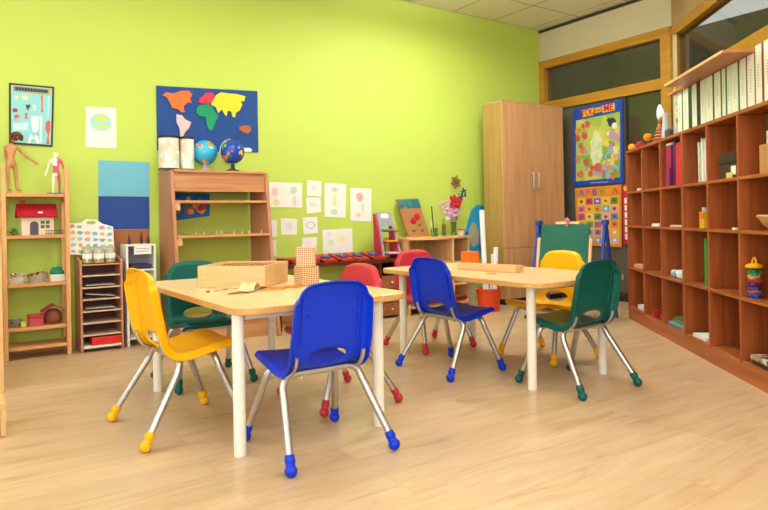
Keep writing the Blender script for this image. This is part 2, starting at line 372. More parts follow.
rect_table('birch-topped table with white legs in the foreground, cubes and wooden box on it', .885, 2.275, 1.705, 3.715, Z1, [(.935, 2.40), (1.572, 2.37), (1.572, 3.50), (.935, 3.585)], .11)
rect_table('birch-topped table with white legs further back, long wooden tray on it', 2.42, 2.20, 3.20, 3.66, Z2, [(2.545, 2.365), (3.12, 2.355), (3.112, 3.46), (2.538, 3.51)], .13)

# ------------------------------------------------------------------ chairs
def catmull(P, n):
    out = []; Q = [P[0]]+list(P)+[P[-1]]
    for i in range(1, len(Q)-2):
        for k in range(n):
            t = k/n; a, b, c, d = Q[i-1], Q[i], Q[i+1], Q[i+2]
            out.append(tuple(.5*((2*b[j])+(-a[j]+c[j])*t+(2*a[j]-5*b[j]+4*c[j]-d[j])*t*t+(-a[j]+3*b[j]-3*c[j]+d[j])*t**3) for j in range(len(b))))
    out.append(tuple(P[-1])); return out
def lerp_tab(tab, v):
    for (a, x), (b, y) in zip(tab, tab[1:]):
        if v <= b: return x+(y-x)*(v-a)/(b-a)
    return tab[-1][1]
# profile (y, z) from the seat's front lip to the top of the back
PROF = catmull([(.172, .345), (.165, .362), (.142, .373), (.08, .368), (0, .355), (-.07, .343), (-.12, .346), (-.152, .372), (-.166, .42), (-.178, .48), (-.192, .56), (-.204, .63), (-.213, .688)], 10)
PROF = [(y+.060, z) for y, z in PROF]
_L = [0]
for _a, _b in zip(PROF, PROF[1:]): _L.append(_L[-1]+math.dist(_a, _b))
TL = _L[-1]
def prof(s):
    s = min(max(s, 0), TL); j = 0
    while j < len(_L)-2 and _L[j+1] < s: j += 1
    k = (s-_L[j])/max(1e-9, _L[j+1]-_L[j]); return (PROF[j][0]+(PROF[j+1][0]-PROF[j][0])*k, PROF[j][1]+(PROF[j+1][1]-PROF[j][1])*k)
def prof_n(s):
    a, b = prof(s-.012), prof(s+.012); ty, tz = b[0]-a[0], b[1]-a[1]; l = math.hypot(ty, tz); return (-tz/l, ty/l)     # outer side: below the seat, behind the back
NV, NU = 84, 44
SJ = [TL*(.5-.5*math.cos(PI*j/NV)) for j in range(NV+1)]
RES = [prof(s) for s in SJ]
HV = min((s for s in [TL*k/400 for k in range(200, 400)]), key=lambda s: abs(prof(s)[1]-.386))
def shell_mesh(me_name, mat):
    bm = bmesh.new(); grid = []; XX = []
    for j in range(NV+1):
        s = SJ[j]; y, z = prof(s); ny, nz = prof_n(s)
        if nz > 0 and ny > 0: ny, nz = -ny, -nz
        W = lerp_tab([(0, .168), (.12, .176), (.30, .178), (.36, .177), (.45, .177), (.60, .170), (TL-.05, .151), (TL, .147)], s)
        RT_, RF = .052, .05; w = W; e0, e1 = s, TL-s
        if e1 < RT_: w = W-RT_+math.sqrt(max(0, RT_**2-(RT_-e1)**2))
        if e0 < RF: w = W-RF+math.sqrt(max(0, RF**2-(RF-e0)**2))
        F = lerp_tab([(0, .012), (.08, .024), (.3, .030), (.40, .040), (.62, .040), (TL-.05, .032), (TL, .026)], s); BW = .020
        row = []; xr = []
        for i in range(NU+1):
            x = w*math.sin(PI/2*(-1+2*i/NU)); ax_ = abs(x)
            d = min(W-ax_, e0, e1)
            if e1 < RT_ and ax_ > W-RT_: d = min(d, RT_-math.hypot(ax_-(W-RT_), RT_-e1))
            if e0 < RF and ax_ > W-RF: d = min(d, RF-math.hypot(ax_-(W-RF), RF-e0))
            d = max(0, d); q = max(0, 1-d/BW); off = F*q**1.7
            dish = (.012 if s < .3 else .009)*max(0, 1-(x/W)**2)
            kk = max(0, min(1, (s-(TL-.22))/.22)); yy, zz = prof(s-.020*(x/W)**2*kk*kk)
            row.append(bm.verts.new((x, yy+ny*(off+dish), zz+nz*(off+dish)))); xr.append(x)
        grid.append(row); XX.append(xr)
    A, B = .088, .032; deadset = set(); foc = {}
    def ell(x, s): return (x/A)**2+((s-HV)/B)**2
    for j in range(NV):
        for i in range(NU):
            f = bm.faces.new((grid[j][i], grid[j][i+1], grid[j+1][i+1], grid[j+1][i]))
            if ell((XX[j][i]+XX[j][i+1])/2, (SJ[j]+SJ[j+1])/2) < 1: deadset.add(f)
    for j in range(NV+1):
        for i in range(NU+1):
            v = grid[j][i]; nd = sum(1 for f in v.link_faces if f in deadset)
            if 0 < nd < len(v.link_faces):
                rr = math.sqrt(ell(XX[j][i], SJ[j]))
                if rr > .05:
                    yz0, yz = prof(SJ[j]), prof(HV+(SJ[j]-HV)/rr)
                    v.co = Vector((v.co.x/rr, v.co.y-yz0[0]+yz[0], v.co.z-yz0[1]+yz[1]))
    bmesh.ops.delete(bm, geom=list(deadset), context='FACES')
    bmesh.ops.remove_doubles(bm, verts=bm.verts, dist=1e-5)
    bmesh.ops.recalc_face_normals(bm, faces=bm.faces)
    me = bpy.data.meshes.new(me_name); bm.to_mesh(me); bm.free(); me.materials.append(mat)
    for p in me.polygons: p.use_smooth = True
    return me
def make_chair(colname, col, label, loc, rz):
    mat = plain('plastic_'+colname, col, .36, spec=.3, var=.03, scale=40, bump=.05)
    t = thing('school_chair', label, 'chair', loc, rz, 'childrens chairs around the two tables')
    o = bpy.data.objects.new('seat_shell', shell_mesh('seat_shell', mat)); C.objects.link(o); o.parent = t
    so = o.modifiers.new('thick', 'SOLIDIFY'); so.thickness = .007; so.offset = 0
    # moulded ribs behind the backrest
    rng = [k for k in range(NV) if RES[k][1] > .43 and RES[k][1] < .625 and RES[k][0] < -.07]
    for sx in (-1, 1):
        rb = MB(); rb.tube([(sx*.126, RES[k][0]-.009, RES[k][1]) for k in rng], .0042, 8)
        rb.tube([(sx*.13, prof(HV+.17)[0]-.009, prof(HV+.17)[1]), (sx*.095, prof(HV+.17)[0]-.012, prof(HV+.17)[1])], .0024, 6)
        rb.done('back_rib', mat, t, smooth=True)
    for sy, fx, fy, bx, by in ((-1, .226, -.225, .172, -.055), (1, .214, .212, .16, .105)):
        for sx in (-1, 1):
            foot = Vector((sx*fx, fy, .028)); top = Vector((sx*bx, by, .295)); inn = Vector((sx*.118, by, .3205))
            bar = Vector((sx*bx*.985, by, .3205))
            pts = [foot.lerp(top, .12)]
            for k in range(4): pts.append(foot.lerp(top, .25+.2*k))
            p0, p1, p2 = foot.lerp(top, .90), Vector((sx*(bx-.002), by-.003*sy, .321)), inn
            for k in range(9):
                q = k/8; pts.append(p0*(1-q)**2+p1*2*q*(1-q)+p2*q*q)
            lg = MB().tube(pts, .0152, 12).done('leg', MT['steel'], t, smooth='auto')
            dr = (top-foot).normalized(); c2 = Vector((sx*fx, fy, .0225))
            c = MB(); c.ball(c2, .0235, 18, (1, 1, .96)); cc = foot+dr*.030; c.ball(cc, .0200, 18)
            c.tube([c2, foot+dr*.049], .0176, 16)
            c.done('foot_cap', mat, lg, smooth='auto')
        MB().tube([(-.117, by, .3205), (.117, by, .3205)], .0152, 12).done('cross_bar', MT['steel'], t, smooth='auto')
    for sx in (-1, 1):
        P = catmull([(sx*.15, -.0, .316), (sx*.152, -.060, .318), (sx*.150, -.102, .338), (sx*.150, -.125, .37), (sx*.150, -.134, .40)], 5)
        MB().tube(P, .0085, 8).done('back_bracket', MT['steel'], t, smooth='auto')
        for y_ in (-.055, .105): MB().cyl((sx*.09, y_, .299), .006, .008, 8).done('bolt', MT['steel'], t)
    return t
H = PI/2
yel = make_chair('yellow', '#f5b60c', 'yellow chair at the left side of the foreground table, showing its side', (.855, 2.93, 0), -H+.05)
blu = make_chair('blue', '#0636d0', 'large blue chair in the foreground seen from behind, tucked under the near table', (1.228, 2.322, 0), 0)
grn = make_chair('green', '#045a50', 'green chair at the right table nearest the bookshelves, seen from behind', (2.808, 2.296, 0), 0)
red = make_chair('red', '#c43440', 'red chair directly behind the foreground blue chair, on the near table right side', (1.640, 2.865, 0), H)
a = [dup(yel, (3.232, 2.868, 0), H, 'yellow chair with oval back hole in front of the chalkboard easel'),
     dup(blu, (2.522, 3.0, 0), -H, 'blue chair between the two tables, facing right to the far table'),
     dup(grn, (1.222, 3.665, 0), PI, 'dark green chair at the far end of the near table, behind the wooden box'),
     dup(red, (2.845, 3.61, 0), PI, 'red chair at the far end of the right table, before the corner desk')]
yel.scale = (1.12, 1.0, 1.055); red.scale = a[0].scale = a[1].scale = (1.09, .95, 1); blu.scale = a[3].scale = (1, 1.04, 1); a[0].scale = (1.05, .95, 1)

# ================================================================== furniture and things
def P(px, py, Y=WALL_Y): return at_y(px, py, Y)
def flat_on_wall(name, label, cat, pts, mat, th=.003, gap=.002, Y=WALL_Y, group=None, bevel=0):
    """a sheet of paper pinned on the green wall, corners given as (X, Z)"""
    cx = sum(p[0] for p in pts)/len(pts); cz = sum(p[1] for p in pts)/len(pts)
    m = MB().prism([(x-cx, 0, z-cz) for x, z in pts], (0, -th, 0))
    o = m.done(name, mat, loc=(cx, Y-gap, cz)); return tag(o, label, cat, group) if label else o
def xz(px, py, Y=WALL_Y): v = at_y(px, py, Y); return (v.x, v.z)

# ---------------------------------------------------------------- wooden bookcase against the wall
bk = thing('bookcase', 'tall pinkish wooden bookcase with sloping front holding two globes, behind the near table', 'bookcase', (1.79, 5.0, 0))
def lp(pts, o): return [(p[0]-o[0], p[1]-o[1], p[2]-o[2]) for p in pts]
O = (1.79, 5.0, 0)
for x in (1.395, 2.163):
    MB().prism(lp([(x, 5.225, 0), (x, 4.685, 0), (x, 4.80, .6), (x, 4.885, 1.22), (x, 4.90, 1.315), (x, 5.225, 1.315)], O), (.025, 0, 0)).done('side_panel', MT['peach'], bk, bevel=.002)
MB().b2((1.421-O[0], 4.885-O[1], 1.302), (2.162-O[0], 5.225-O[1], 1.322)).done('top_board', MT['peach_h'], bk, bevel=.002)
MB().b2((1.421-O[0], 4.905-O[1], 1.155), (2.162-O[0], 4.925-O[1], 1.301)).done('apron', MT['peach_h'], bk)
for z, y0 in ((1.075, 4.86), (.808, 4.82)):
    MB().b2((1.421-O[0], y0-O[1], z-.009), (2.162-O[0], 5.225-O[1], z+.009)).done('shelf', MT['pine_h'], bk, bevel=.002)
    MB().b2((1.421-O[0], y0+.005-O[1], z-.065), (1.456-O[0], y0+.035-O[1], z-.0095)).done('cleat', MT['pine'], bk)
MB().b2((1.421-O[0], 4.76-O[1], .15), (2.162-O[0], 5.225-O[1], .17)).done('shelf', MT['pine_h'], bk)
MB().b2((1.421-O[0], 4.78-O[1], 0), (2.162-O[0], 4.80-O[1], .149)).done('plinth', MT['peach_h'], bk)
MB().b2((1.421-O[0], 5.206-O[1], .4), (2.162-O[0], 5.224-O[1], .47)).done('back_rail', MT['peach_h'], bk)
o = MB().prism([(0, 0, 0), (.30, 0, 0), (.34, .12, 0), (.2, .2, 0), (.02, .17, 0)], (0, 0, .04)).done('wooden_puzzle', blobs('blue_puzzle', ['#1460c8', '#1c78e0', '#e8c020', '#1050b0', '#2890e8'], 14), loc=(1.78, 4.80, .1705), bevel=.004)
tag(o, 'blue and yellow puzzle board on the bottom shelf of the globe bookcase', 'puzzle')
for i in range(9):
    px = 197+i*9.2+random.uniform(-3, 3); x = P(px, 234, 4.90).x
    o = MB().lathe([(0, 0), (.008, 0), (.006, .012), (.003, .018), (.006, .026), (0, .03)], seg=10).done('wooden_peg', MT['maple'], loc=(x, 4.90, .8175)); tag(o, 'tiny pale wooden peg standing on the lower open shelf of the bookcase', 'peg', 'wooden pegs on the bookcase shelf')
# rolled charts (white lampshade like tubes) on top, left end
for i, (px, r, h, lab) in enumerate(((169.4, .075, .262, 'left white map cylinder with dark rim on top of the bookcase'), (187.8, .053, .262, 'narrower right white map cylinder with dark rim beside the light blue globe'))):
    c = P(px, 170, 5.02); t = thing('map_cylinder', lab, 'map cylinder', (c.x, 5.03, 1.3225), 0, 'map cylinders on the bookcase')
    MB().cyl((0, 0, 0), r, h, 36).done('body', blobs('map_print', ['#eeeee6', '#ece0b0', '#e8ecea', '#ead0bc', '#ecf0ec', '#cfdccc', '#eeeee6'], 17), t, smooth='auto')
    MB().lathe([(r+.0005, h-.016), (r+.003, h-.016), (r+.003, h+.004), (r-.006, h+.004), (r-.006, h-.01)], seg=36).done('top_rim', pl('#3a1c18'), t, smooth='auto')
    MB().lathe([(r+.0005, .001), (r+.003, .001), (r+.003, .014), (r+.0005, .014)], seg=36).done('bottom_rim', pl('#4a3028'), t, smooth='auto')
# globes
def globe_mat(name, sea, lands, off):
    m, nt, b = newmat(name)
    tc = N(nt, 'ShaderNodeTexCoord'); mp = N(nt, 'ShaderNodeMapping'); mp.inputs['Location'].default_value = off
    no = N(nt, 'ShaderNodeTexNoise'); no.inputs['Scale'].default_value = 13; no.inputs['Detail'].default_value = 3
    n2 = N(nt, 'ShaderNodeTexNoise'); n2.inputs['Scale'].default_value = 9
    nt.links.new(tc.outputs['Object'], mp.inputs[0]); nt.links.new(mp.outputs[0], no.inputs['Vector']); nt.links.new(mp.outputs[0], n2.inputs['Vector'])
    rp = N(nt, 'ShaderNodeValToRGB'); rp.color_ramp.interpolation = 'CONSTANT'; el = rp.color_ramp.elements
    while len(el) < len(lands): el.new(.5)
    for i, c in enumerate(lands): el[i].position = .0 if i == 0 else .36+.28*i/len(lands); el[i].color = lin(c)
    nt.links.new(n2.outputs['Fac'], rp.inputs['Fac'])
    gt = N(nt, 'ShaderNodeMath', operation='GREATER_THAN'); gt.inputs[1].default_value = .56; nt.links.new(no.outputs['Fac'], gt.inputs[0])
    mx = N(nt, 'ShaderNodeMix', data_type='RGBA'); mx.inputs[6].default_value = lin(sea); nt.links.new(gt.outputs[0], mx.inputs[0]); nt.links.new(rp.outputs['Color'], mx.inputs[7])
    nt.links.new(mx.outputs[2], b.inputs['Base Color']); b.inputs['Roughness'].default_value = .22
    return m
c = P(205.5, 170, 5.03)
t = thing('globe', 'light blue school globe on top of the bookcase, left of the dark blue one', 'globe', (c.x+.015, 5.085, 1.3225), 0)
MB().ball((0, 0, .155), .101, 40).done('ball', globe_mat('globe_light', '#38b4e4', ['#f0d820', '#ec6088', '#f0e060', '#f09030', '#58b868'], (.3, .1, .2)), t, smooth=True)
MB().lathe([(0, 0), (.062, 0), (.058, .012), (.02, .03), (.014, .058), (0, .058)]).done('stand', pl('#c8ccd8', .3), t, smooth='auto')
c = P(230.5, 170, 4.99)
t = thing('globe', 'dark blue globe with silver ring on top of the bookcase', 'globe', (c.x+.01, 4.965, 1.3225), 0)
MB().ball((0, 0, .158), .096, 40).done('ball', globe_mat('globe_dark', '#1048b0', ['#28a060', '#e8d020', '#d03040', '#c88050', '#20a088'], (.9, .5, .1)), t, smooth=True)
MB().lathe([(0, 0), (.058, 0), (.054, .01), (.018, .024), (.014, .06), (0, .06)]).done('stand', pl('#1c2030', .3), t, smooth='auto')
MB().tube([(-.104*math.sin(a), -.0, .158-.104*math.cos(a)) for a in [PI*(.0+.96*k/22) for k in range(23)]], .005, 8).done('meridian_ring', MT['steel'], t, smooth=True)
c = P(245, 171, 5.0); o = MB().b2((-.07, -.08, 0), (.09, .08, .012)).done('notebook', MT['paper'], loc=(c.x+.03, 5.10, 1.3225), rz=.05, bevel=.002); tag(o, 'thin white notebook lying on top of the bookcase right of the globes', 'notebook')

# ---------------------------------------------------------------- papers on the green wall
def crop3(pts): return [xz(150+x/4.25, 80+y/4.25, WALL_Y-.012) for x, y in pts]
mt = thing('world_map', 'large blue felt world map with coloured continents on the green wall', 'wall map', (1.83, WALL_Y-.004, 1.77))
m0 = [xz(155.9, 85.9), xz(257, 91.3), xz(258, 152.5), xz(157, 150.6)]
MB().prism([(x-1.83, .001, z-1.77) for x, z in m0], (0, -.006, 0)).done('sea_backing', plain('felt_blue', '#1c4a94', .8, var=.12, scale=5), mt)
for nm, col, pts in (
 ('north_america', '#e2763a', [(50, 65), (70, 52), (100, 58), (130, 46), (165, 46), (180, 62), (170, 78), (178, 98), (160, 97), (142, 112), (148, 138), (132, 139), (120, 125), (95, 120), (85, 100), (72, 75)]),
 ('south_america', '#ecc6cc', [(112, 146), (135, 150), (150, 168), (175, 180), (165, 205), (150, 220), (137, 245), (128, 240), (125, 205), (112, 180)]),
 ('europe', '#dc3c50', [(202, 72), (212, 76), (225, 68), (235, 56), (262, 52), (275, 65), (265, 90), (250, 105), (230, 100), (208, 98), (204, 88), (212, 84)]),
 ('asia', '#ecdc38', [(265, 90), (280, 65), (300, 52), (340, 58), (370, 60), (405, 70), (400, 92), (385, 90), (392, 105), (380, 130), (365, 140), (362, 158), (350, 158), (345, 135), (330, 130), (325, 155), (315, 145), (305, 125), (290, 142), (278, 115), (258, 104)]),
 ('africa', '#1c9a68', [(196, 122), (210, 108), (240, 104), (265, 112), (275, 135), (292, 155), (278, 180), (268, 210), (252, 218), (240, 190), (235, 158), (210, 155), (196, 140)]),
 ('australia', '#b86a3c', [(378, 200), (400, 192), (425, 195), (430, 215), (415, 230), (395, 222), (380, 212)]),
 ('antarctica', '#eceef0', [(380, 294), (400, 288), (425, 289), (434, 298), (428, 306), (392, 305)])):
    MB().prism([(x-1.83, -.0055, z-1.77) for x, z in crop3(pts)], (0, -.010, 0)).done(nm, pl(col, .8), mt, bevel=.003)
# second map seen through the bookcase
t = thing('poster', 'small blue world poster seen through the open shelves of the bookcase', 'poster', (1.66, WALL_Y-.002, 1.13))
q = [xz(172, 193), xz(209.5, 193.5), xz(209.5, 216), xz(172, 221)]
MB().prism([(x-1.66, 0, z-1.13) for x, z in q], (0, -.003, 0)).done('sheet', pl('#2470cc', .6), t)
for i in range(16):
    px, py = random.uniform(176, 205), random.uniform(197, 213); a, b = xz(px, py, WALL_Y-.005); r = random.uniform(.018, .045)
    MB().prism([(a-1.66+r*math.cos(k*PI/4)*random.uniform(.6, 1.2), -.0032-.0006*i, b-1.13+.8*r*math.sin(k*PI/4)) for k in range(8)], (0, -.0005, 0)).done('printed_land', pl(random.choice(['#d83828', '#e8b838', '#48a858', '#c05890', '#e8d8a0']), .6), t)
# anatomy poster
ax, az = .515, 1.71
t = thing('anatomy_poster', 'black-framed light blue poster of bones and body parts on the left wall', 'poster', (ax, WALL_Y-.002, az))
q = [(.375, 1.931), (.663, 1.931), (.645, 1.489), (.369, 1.497)]
MB().prism([(x-ax, 0, z-az) for x, z in q], (0, -.008, 0)).done('frame', MT['black'], t)
q2 = [(ax+(x-ax)*.91, az+(z-az)*.94) for x, z in q]
MB().prism([(x-ax, -.0083, z-az) for x, z in q2], (0, -.001, 0)).done('sheet', plain('aqua_print', '#8fd2da', .5, var=.1, scale=14), t)
def patch(pts, col, parent, yy=-.0095, name='printed_figure', ox=ax, oz=az, fx=lambda x, y: xz(x, y)):
    return MB().prism([(fx(x, y)[0]-ox, yy, fx(x, y)[1]-oz) for x, y in pts], (0, -.0006, 0)).done(name, pl(col, .6), parent)
c6 = lambda pts: [(x/6, 75+y/6) for x, y in pts]
patch(c6([(75, 62), (305, 85), (303, 125), (75, 100)]), '#c8a878', t)
patch(c6([(85, 70), (290, 90), (288, 112), (85, 94)]), '#30707a', t, -.0103)
for k in range(11): 
    x = 98+k*17; patch(c6([(x, 76+k*1.6), (x+9, 77+k*1.6), (x+9, 93+k*1.6), (x, 91+k*1.6)]), '#14242c', t, -.0110)
for pts, col in (
 ([(72, 205), (95, 200), (108, 212), (98, 226), (76, 224)], '#8a5a3c'), ([(152, 180), (182, 180), (180, 196), (172, 200), (168, 218), (158, 200)], '#5a4430'),
 ([(82, 244), (100, 236), (118, 248), (112, 262), (86, 262)], '#d86848'), ([(146, 232), (165, 232), (160, 248), (166, 264), (146, 262), (152, 248)], '#dc5c44'),
 ([(245, 122), (256, 124), (256, 210), (260, 225), (244, 226), (248, 200)], '#d86c58'), ([(285, 130), (296, 131), (292, 250), (284, 248)], '#b4e4e8'),
 ([(196, 182), (216, 184), (212, 204), (208, 214), (201, 212), (196, 198)], '#f0ece0'), ([(185, 250), (232, 252), (228, 330), (214, 345), (200, 344), (190, 320)], '#eef4f0'),
 ([(165, 410), (178, 360), (190, 358), (200, 380), (212, 360), (228, 372), (236, 414), (222, 412), (206, 384), (188, 386), (178, 412)], '#e4f0ee'),
 ([(272, 290), (285, 272), (302, 280), (300, 330), (292, 380), (296, 416), (276, 416), (284, 360), (272, 330)], '#d85c50'),
 ([(238, 250), (252, 252), (250, 400), (242, 410), (236, 396)], '#d8ecec'), ([(84, 130), (108, 120), (112, 145), (90, 150)], '#cfe8a0'), ([(130, 126), (170, 128), (166, 152), (136, 150)], '#ece0b0'),
 ([(76, 290), (170, 286), (164, 330), (80, 334)], '#c8eaf0')):
    patch(c6(pts), col, t, -.0099)
# earth drawing
t = thing('earth_drawing', 'white sheet with a drawn blue and green Earth on the wall', 'drawing', (.98, WALL_Y-.002, 1.66))
MB().prism([(x-.98, 0, z-1.66) for x, z in ((.877, 1.806), (1.09, 1.812), (1.087, 1.499), (.868, 1.499))], (0, -.002, 0)).done('sheet', MT['paper'], t)
a, b = xz(100.7, 122.5)
MB().prism([(a-.98+.076*math.cos(k*PI/16), -.0023, b-1.66+.068*math.sin(k*PI/16)) for k in range(32)], (0, -.0006, 0)).done('drawn_earth', pl('#a4dce6', .7), t)
for k, (dx, dz, r) in enumerate(((-.03, .02, .028), (.025, .03, .03), (.03, -.03, .024), (-.025, -.035, .02), (.0, .05, .018))):
    MB().prism([(a-.98+dx+r*math.cos(j*PI/4)*(1+.3*(j % 2)), -.003-.0001*k, b-1.66+dz+r*.8*math.sin(j*PI/4)) for j in range(8)], (0, -.0004, 0)).done('drawn_land', pl('#cfe07c', .7), t)
# coloured cards
flat_on_wall('paper_sheet', 'light blue square sheet on the wall above the dark blue one', 'paper', [(.957, 1.403), (1.33, 1.399), (1.327, 1.128), (.952, 1.13)], pl('#74c2dc', .7))
flat_on_wall('paper_sheet', 'dark blue square sheet on the wall below the light blue one', 'paper', [(.952, 1.128), (1.327, 1.126), (1.325, .872), (.948, .876)], pl('#20489a', .7))
flat_on_wall('paper_sheet', 'brown square sheet on the wall under the dark blue one', 'paper', [(.950, .872), (1.323, .869), (1.321, .60), (.95, .60)], pl('#a8683c', .7))
# childrens drawings: corners as (X, Z), faint marks
DR = [([(2.356, 1.262), (2.68, 1.257), (2.676, 1.032), (2.36, 1.039)], 'wide white drawing with faint pink house and green tree, right of the bookcase', [('#f0c4c4', 2.41, 1.17, .03, .04), ('#e6e4a8', 2.42, 1.08, .04, .03), ('#b4dcc0', 2.59, 1.19, .035, .035), ('#f0d2d0', 2.60, 1.09, .02, .05)]),
 ([(2.734, 1.286), (2.881, 1.278), (2.878, 1.133), (2.728, 1.141)], 'small white drawing in the middle column, top one of the drawings', [('#e0dce6', 2.80, 1.21, .03, .03)]),
 ([(2.718, 1.128), (2.868, 1.125), (2.875, .989), (2.723, .977)], 'small white drawing directly below the topmost small one', [('#dedee8', 2.79, 1.06, .04, .02)]),
 ([(2.915, 1.263), (3.148, 1.254), (3.136, .935), (2.910, .945)], 'tall white drawing with faint yellow figure, left of the red flower drawing', [('#f2c8cc', 3.02, 1.20, .035, .02), ('#f2e6a0', 3.02, 1.10, .022, .06), ('#bce0c4', 3.01, .99, .04, .03)]),
 ([(3.194, 1.221), (3.434, 1.212), (3.427, .891), (3.192, .905)], 'tall white drawing with a faint red flower, rightmost of the drawings', [('#f0a8a8', 3.30, 1.13, .04, .045), ('#c4e4c0', 3.33, 1.03, .02, .05), ('#ecc0b8', 3.28, .96, .03, .02)]),
 ([(2.463, .940), (2.621, .931), (2.619, .786), (2.465, .791)], 'small white drawing with a faint circle, left in the lower row', [('#e2e2e2', 2.54, .86, .035, .04)]),
 ([(2.679, .941), (2.829, .946), (2.834, .797), (2.688, .785)], 'small white drawing with a pencilled grey box, right in the lower row', [('#c8c8cc', 2.76, .87, .05, .035), ('#f0f0ec', 2.76, .87, .04, .025)]),
 ([(2.67, .757), (2.821, .756), (2.819, .62), (2.668, .62)], 'small white sheet half hidden just above the red trays', [('#e8e8e8', 2.74, .70, .03, .02)]),
 ([(2.881, .824), (3.205, .832), (3.208, .600), (2.887, .600)], 'wide white drawing with faint yellow patch just above the red trays', [('#efe8b4', 3.09, .73, .05, .04), ('#d4ead0', 2.97, .70, .04, .03), ('#e4e0ea', 2.95, .78, .03, .02)]),
 ([(2.33, .925), (2.426, .924), (2.423, .777), (2.335, .777)], 'white sheet partly hidden behind the right side of the bookcase, upper of two', []),
 ([(2.32, .745), (2.415, .742), (2.412, .60), (2.32, .60)], 'white sheet partly hidden behind the right side of the bookcase, lower of two', [])]
for pts, lab, marks in DR:
    cx = sum(p[0] for p in pts)/4; cz = sum(p[1] for p in pts)/4
    t = thing('childs_drawing', lab, 'drawing', (cx, WALL_Y-.002, cz), 0, 'childrens drawings on the green wall')
    MB().prism([(x-cx, 0, z-cz) for x, z in pts], (0, -.002, 0)).done('sheet', MT['paper'], t)
    for i, (col, x, z, a, b) in enumerate(marks):
        MB().prism([(x-cx+a*math.cos(j*PI/6)*random.uniform(.8, 1.1), -.0023-.0002*i, z-cz+b*math.sin(j*PI/6)) for j in range(12)], (0, -.0002, 0)).done('drawn_shape', pl(col, .8), t)
# paper flower ornament
a, b = xz(455, 182)
o = MB()
for k in range(6):
    an = k*PI/3+.3; o.tube([(.018*math.cos(an), -.008, .018*math.sin(an)), (.05*math.cos(an-.33), -.012, .05*math.sin(an-.33)), (.07*math.cos(an), -.014, .07*math.sin(an)), (.05*math.cos(an+.33), -.012, .05*math.sin(an+.33)), (.018*math.cos(an), -.008, .018*math.sin(an))], .006, 6)
o.ball((0, -.008, 0), .018, 10)
tag(o.done('wall_flower', blobs('flower_beads', ['#7a3828', '#c84838', '#4a3a20', '#b07028'], 60), loc=(a, WALL_Y-.004, b)), 'small red and brown open flower ornament hanging on the wall above the vase', 'ornament')

# ---------------------------------------------------------------- tall open shelf at the left
t = thing('tall_open_shelf', 'tall narrow pine shelf at the left edge with five boards and a toy house', 'shelf', (.508, 5.1, 0))
O = (.508, 5.1, 0)
for x in (.300, .686):
    MB().b2((x-O[0], 4.995-O[1], 0), (x+.028-O[0], 5.03-O[1], 1.325)).done('post', MT['pine'], t, bevel=.003)
    MB().b2((x-O[0], 5.20-O[1], 0), (x+.028-O[0], 5.235-O[1], 1.15)).done('post', MT['pine'], t, bevel=.003)
LV = [1.135, .848, .516, .217, .085]
for z in LV: MB().b2((.329-O[0], 4.999-O[1], z-.022), (.685-O[0], 5.234-O[1], z)).done('shelf_board', MT['pine_h'], t, bevel=.002)
for x in (.300, .686): 
    for z in (1.1, .07): MB().b2((x+.004-O[0], 5.031-O[1], z-.02), (x+.024-O[0], 5.199-O[1], z+.03)).done('side_rail', MT['pine'], t)
# wooden mannequin and anatomical figure
def figure(name, joints, edges, mats, split=None, label='', cat='', loc=(0, 0, 0), rz=0, extra=None):
    me = bpy.data.meshes.new(name); me.from_pydata([j[0] for j in joints], edges, []); me.update()
    o = bpy.data.objects.new(name+'_tmp', me); C.objects.link(o)
    sk = o.modifiers.new('skin', 'SKIN'); sk.use_smooth_shade = True
    for i, j in enumerate(joints): me.skin_vertices[0].data[i].radius = (j[1], j[1]*.85)
    me.skin_vertices[0].data[0].use_root = True
    su = o.modifiers.new('sub', 'SUBSURF'); su.levels = su.render_levels = 2
    bpy.context.view_layer.update()
    m2 = bpy.data.meshes.new_from_object(o.evaluated_get(bpy.context.evaluated_depsgraph_get())); bpy.data.objects.remove(o); m2.name = name
    m2.materials.clear()
    for m in mats: m2.materials.append(m)
    for p in m2.polygons:
        p.use_smooth = True
        if split: p.material_index = split(p.center)
    b = bpy.data.objects.new('body', m2); C.objects.link(b)
    th = thing(name, label, cat, loc, rz); b.parent = th
    return th
f0 = P(11.5, 189, 5.1)
man = figure('wooden_mannequin', [((0, 0, .215), .026), ((0, 0, .27), .024), ((.002, 0, .315), .034), ((.004, 0, .345), .014), ((.012, 0, .362), .012), ((.03, 0, .385), .030),
   ((-.022, -.01, .19), .017), ((-.02, -.012, .10), .013), ((-.018, -.01, .03), .010), ((-.002, -.03, .022), .009), ((.022, .01, .19), .017), ((.028, .01, .10), .013), ((.034, .005, .03), .010), ((.062, -.012, .024), .008),
   ((.036, -.012, .325), .016), ((.09, -.02, .262), .011), ((.14, -.03, .225), .009), ((.165, -.035, .208), .010), ((-.032, .012, .322), .015), ((-.03, .02, .25), .011), ((-.018, .01, .19), .010)],
   [(0, 1), (1, 2), (2, 3), (3, 4), (4, 5), (0, 6), (6, 7), (7, 8), (8, 9), (0, 10), (10, 11), (11, 12), (12, 13), (2, 14), (14, 15), (15, 16), (16, 17), (2, 18), (18, 19), (19, 20)],
   [wood('manikin_wood', '#b87a4a', '#d49c68', 'Z', 2, .4)], None, 'brown wooden artist mannequin with curly hair and arm stretched out, on the tall shelf', 'mannequin', (f0.x, 5.1, 1.1355), 0)
hr = MB()
for k in range(46):
    a, b = random.uniform(0, 2*PI), random.uniform(-.5, 1.4); r = .032
    hr.ball((.036+r*math.cos(a)*math.cos(b), r*math.sin(a)*math.cos(b), .392+r*math.sin(b)), .011, 8)
hr.done('curly_hair', pl('#6a3c20', .8), man, smooth=True)
MB().cyl((.01, -.01, 0), .05, .014, 28).done('base', MT['pine'], man, smooth='auto')
f1 = P(54, 189, 5.08)
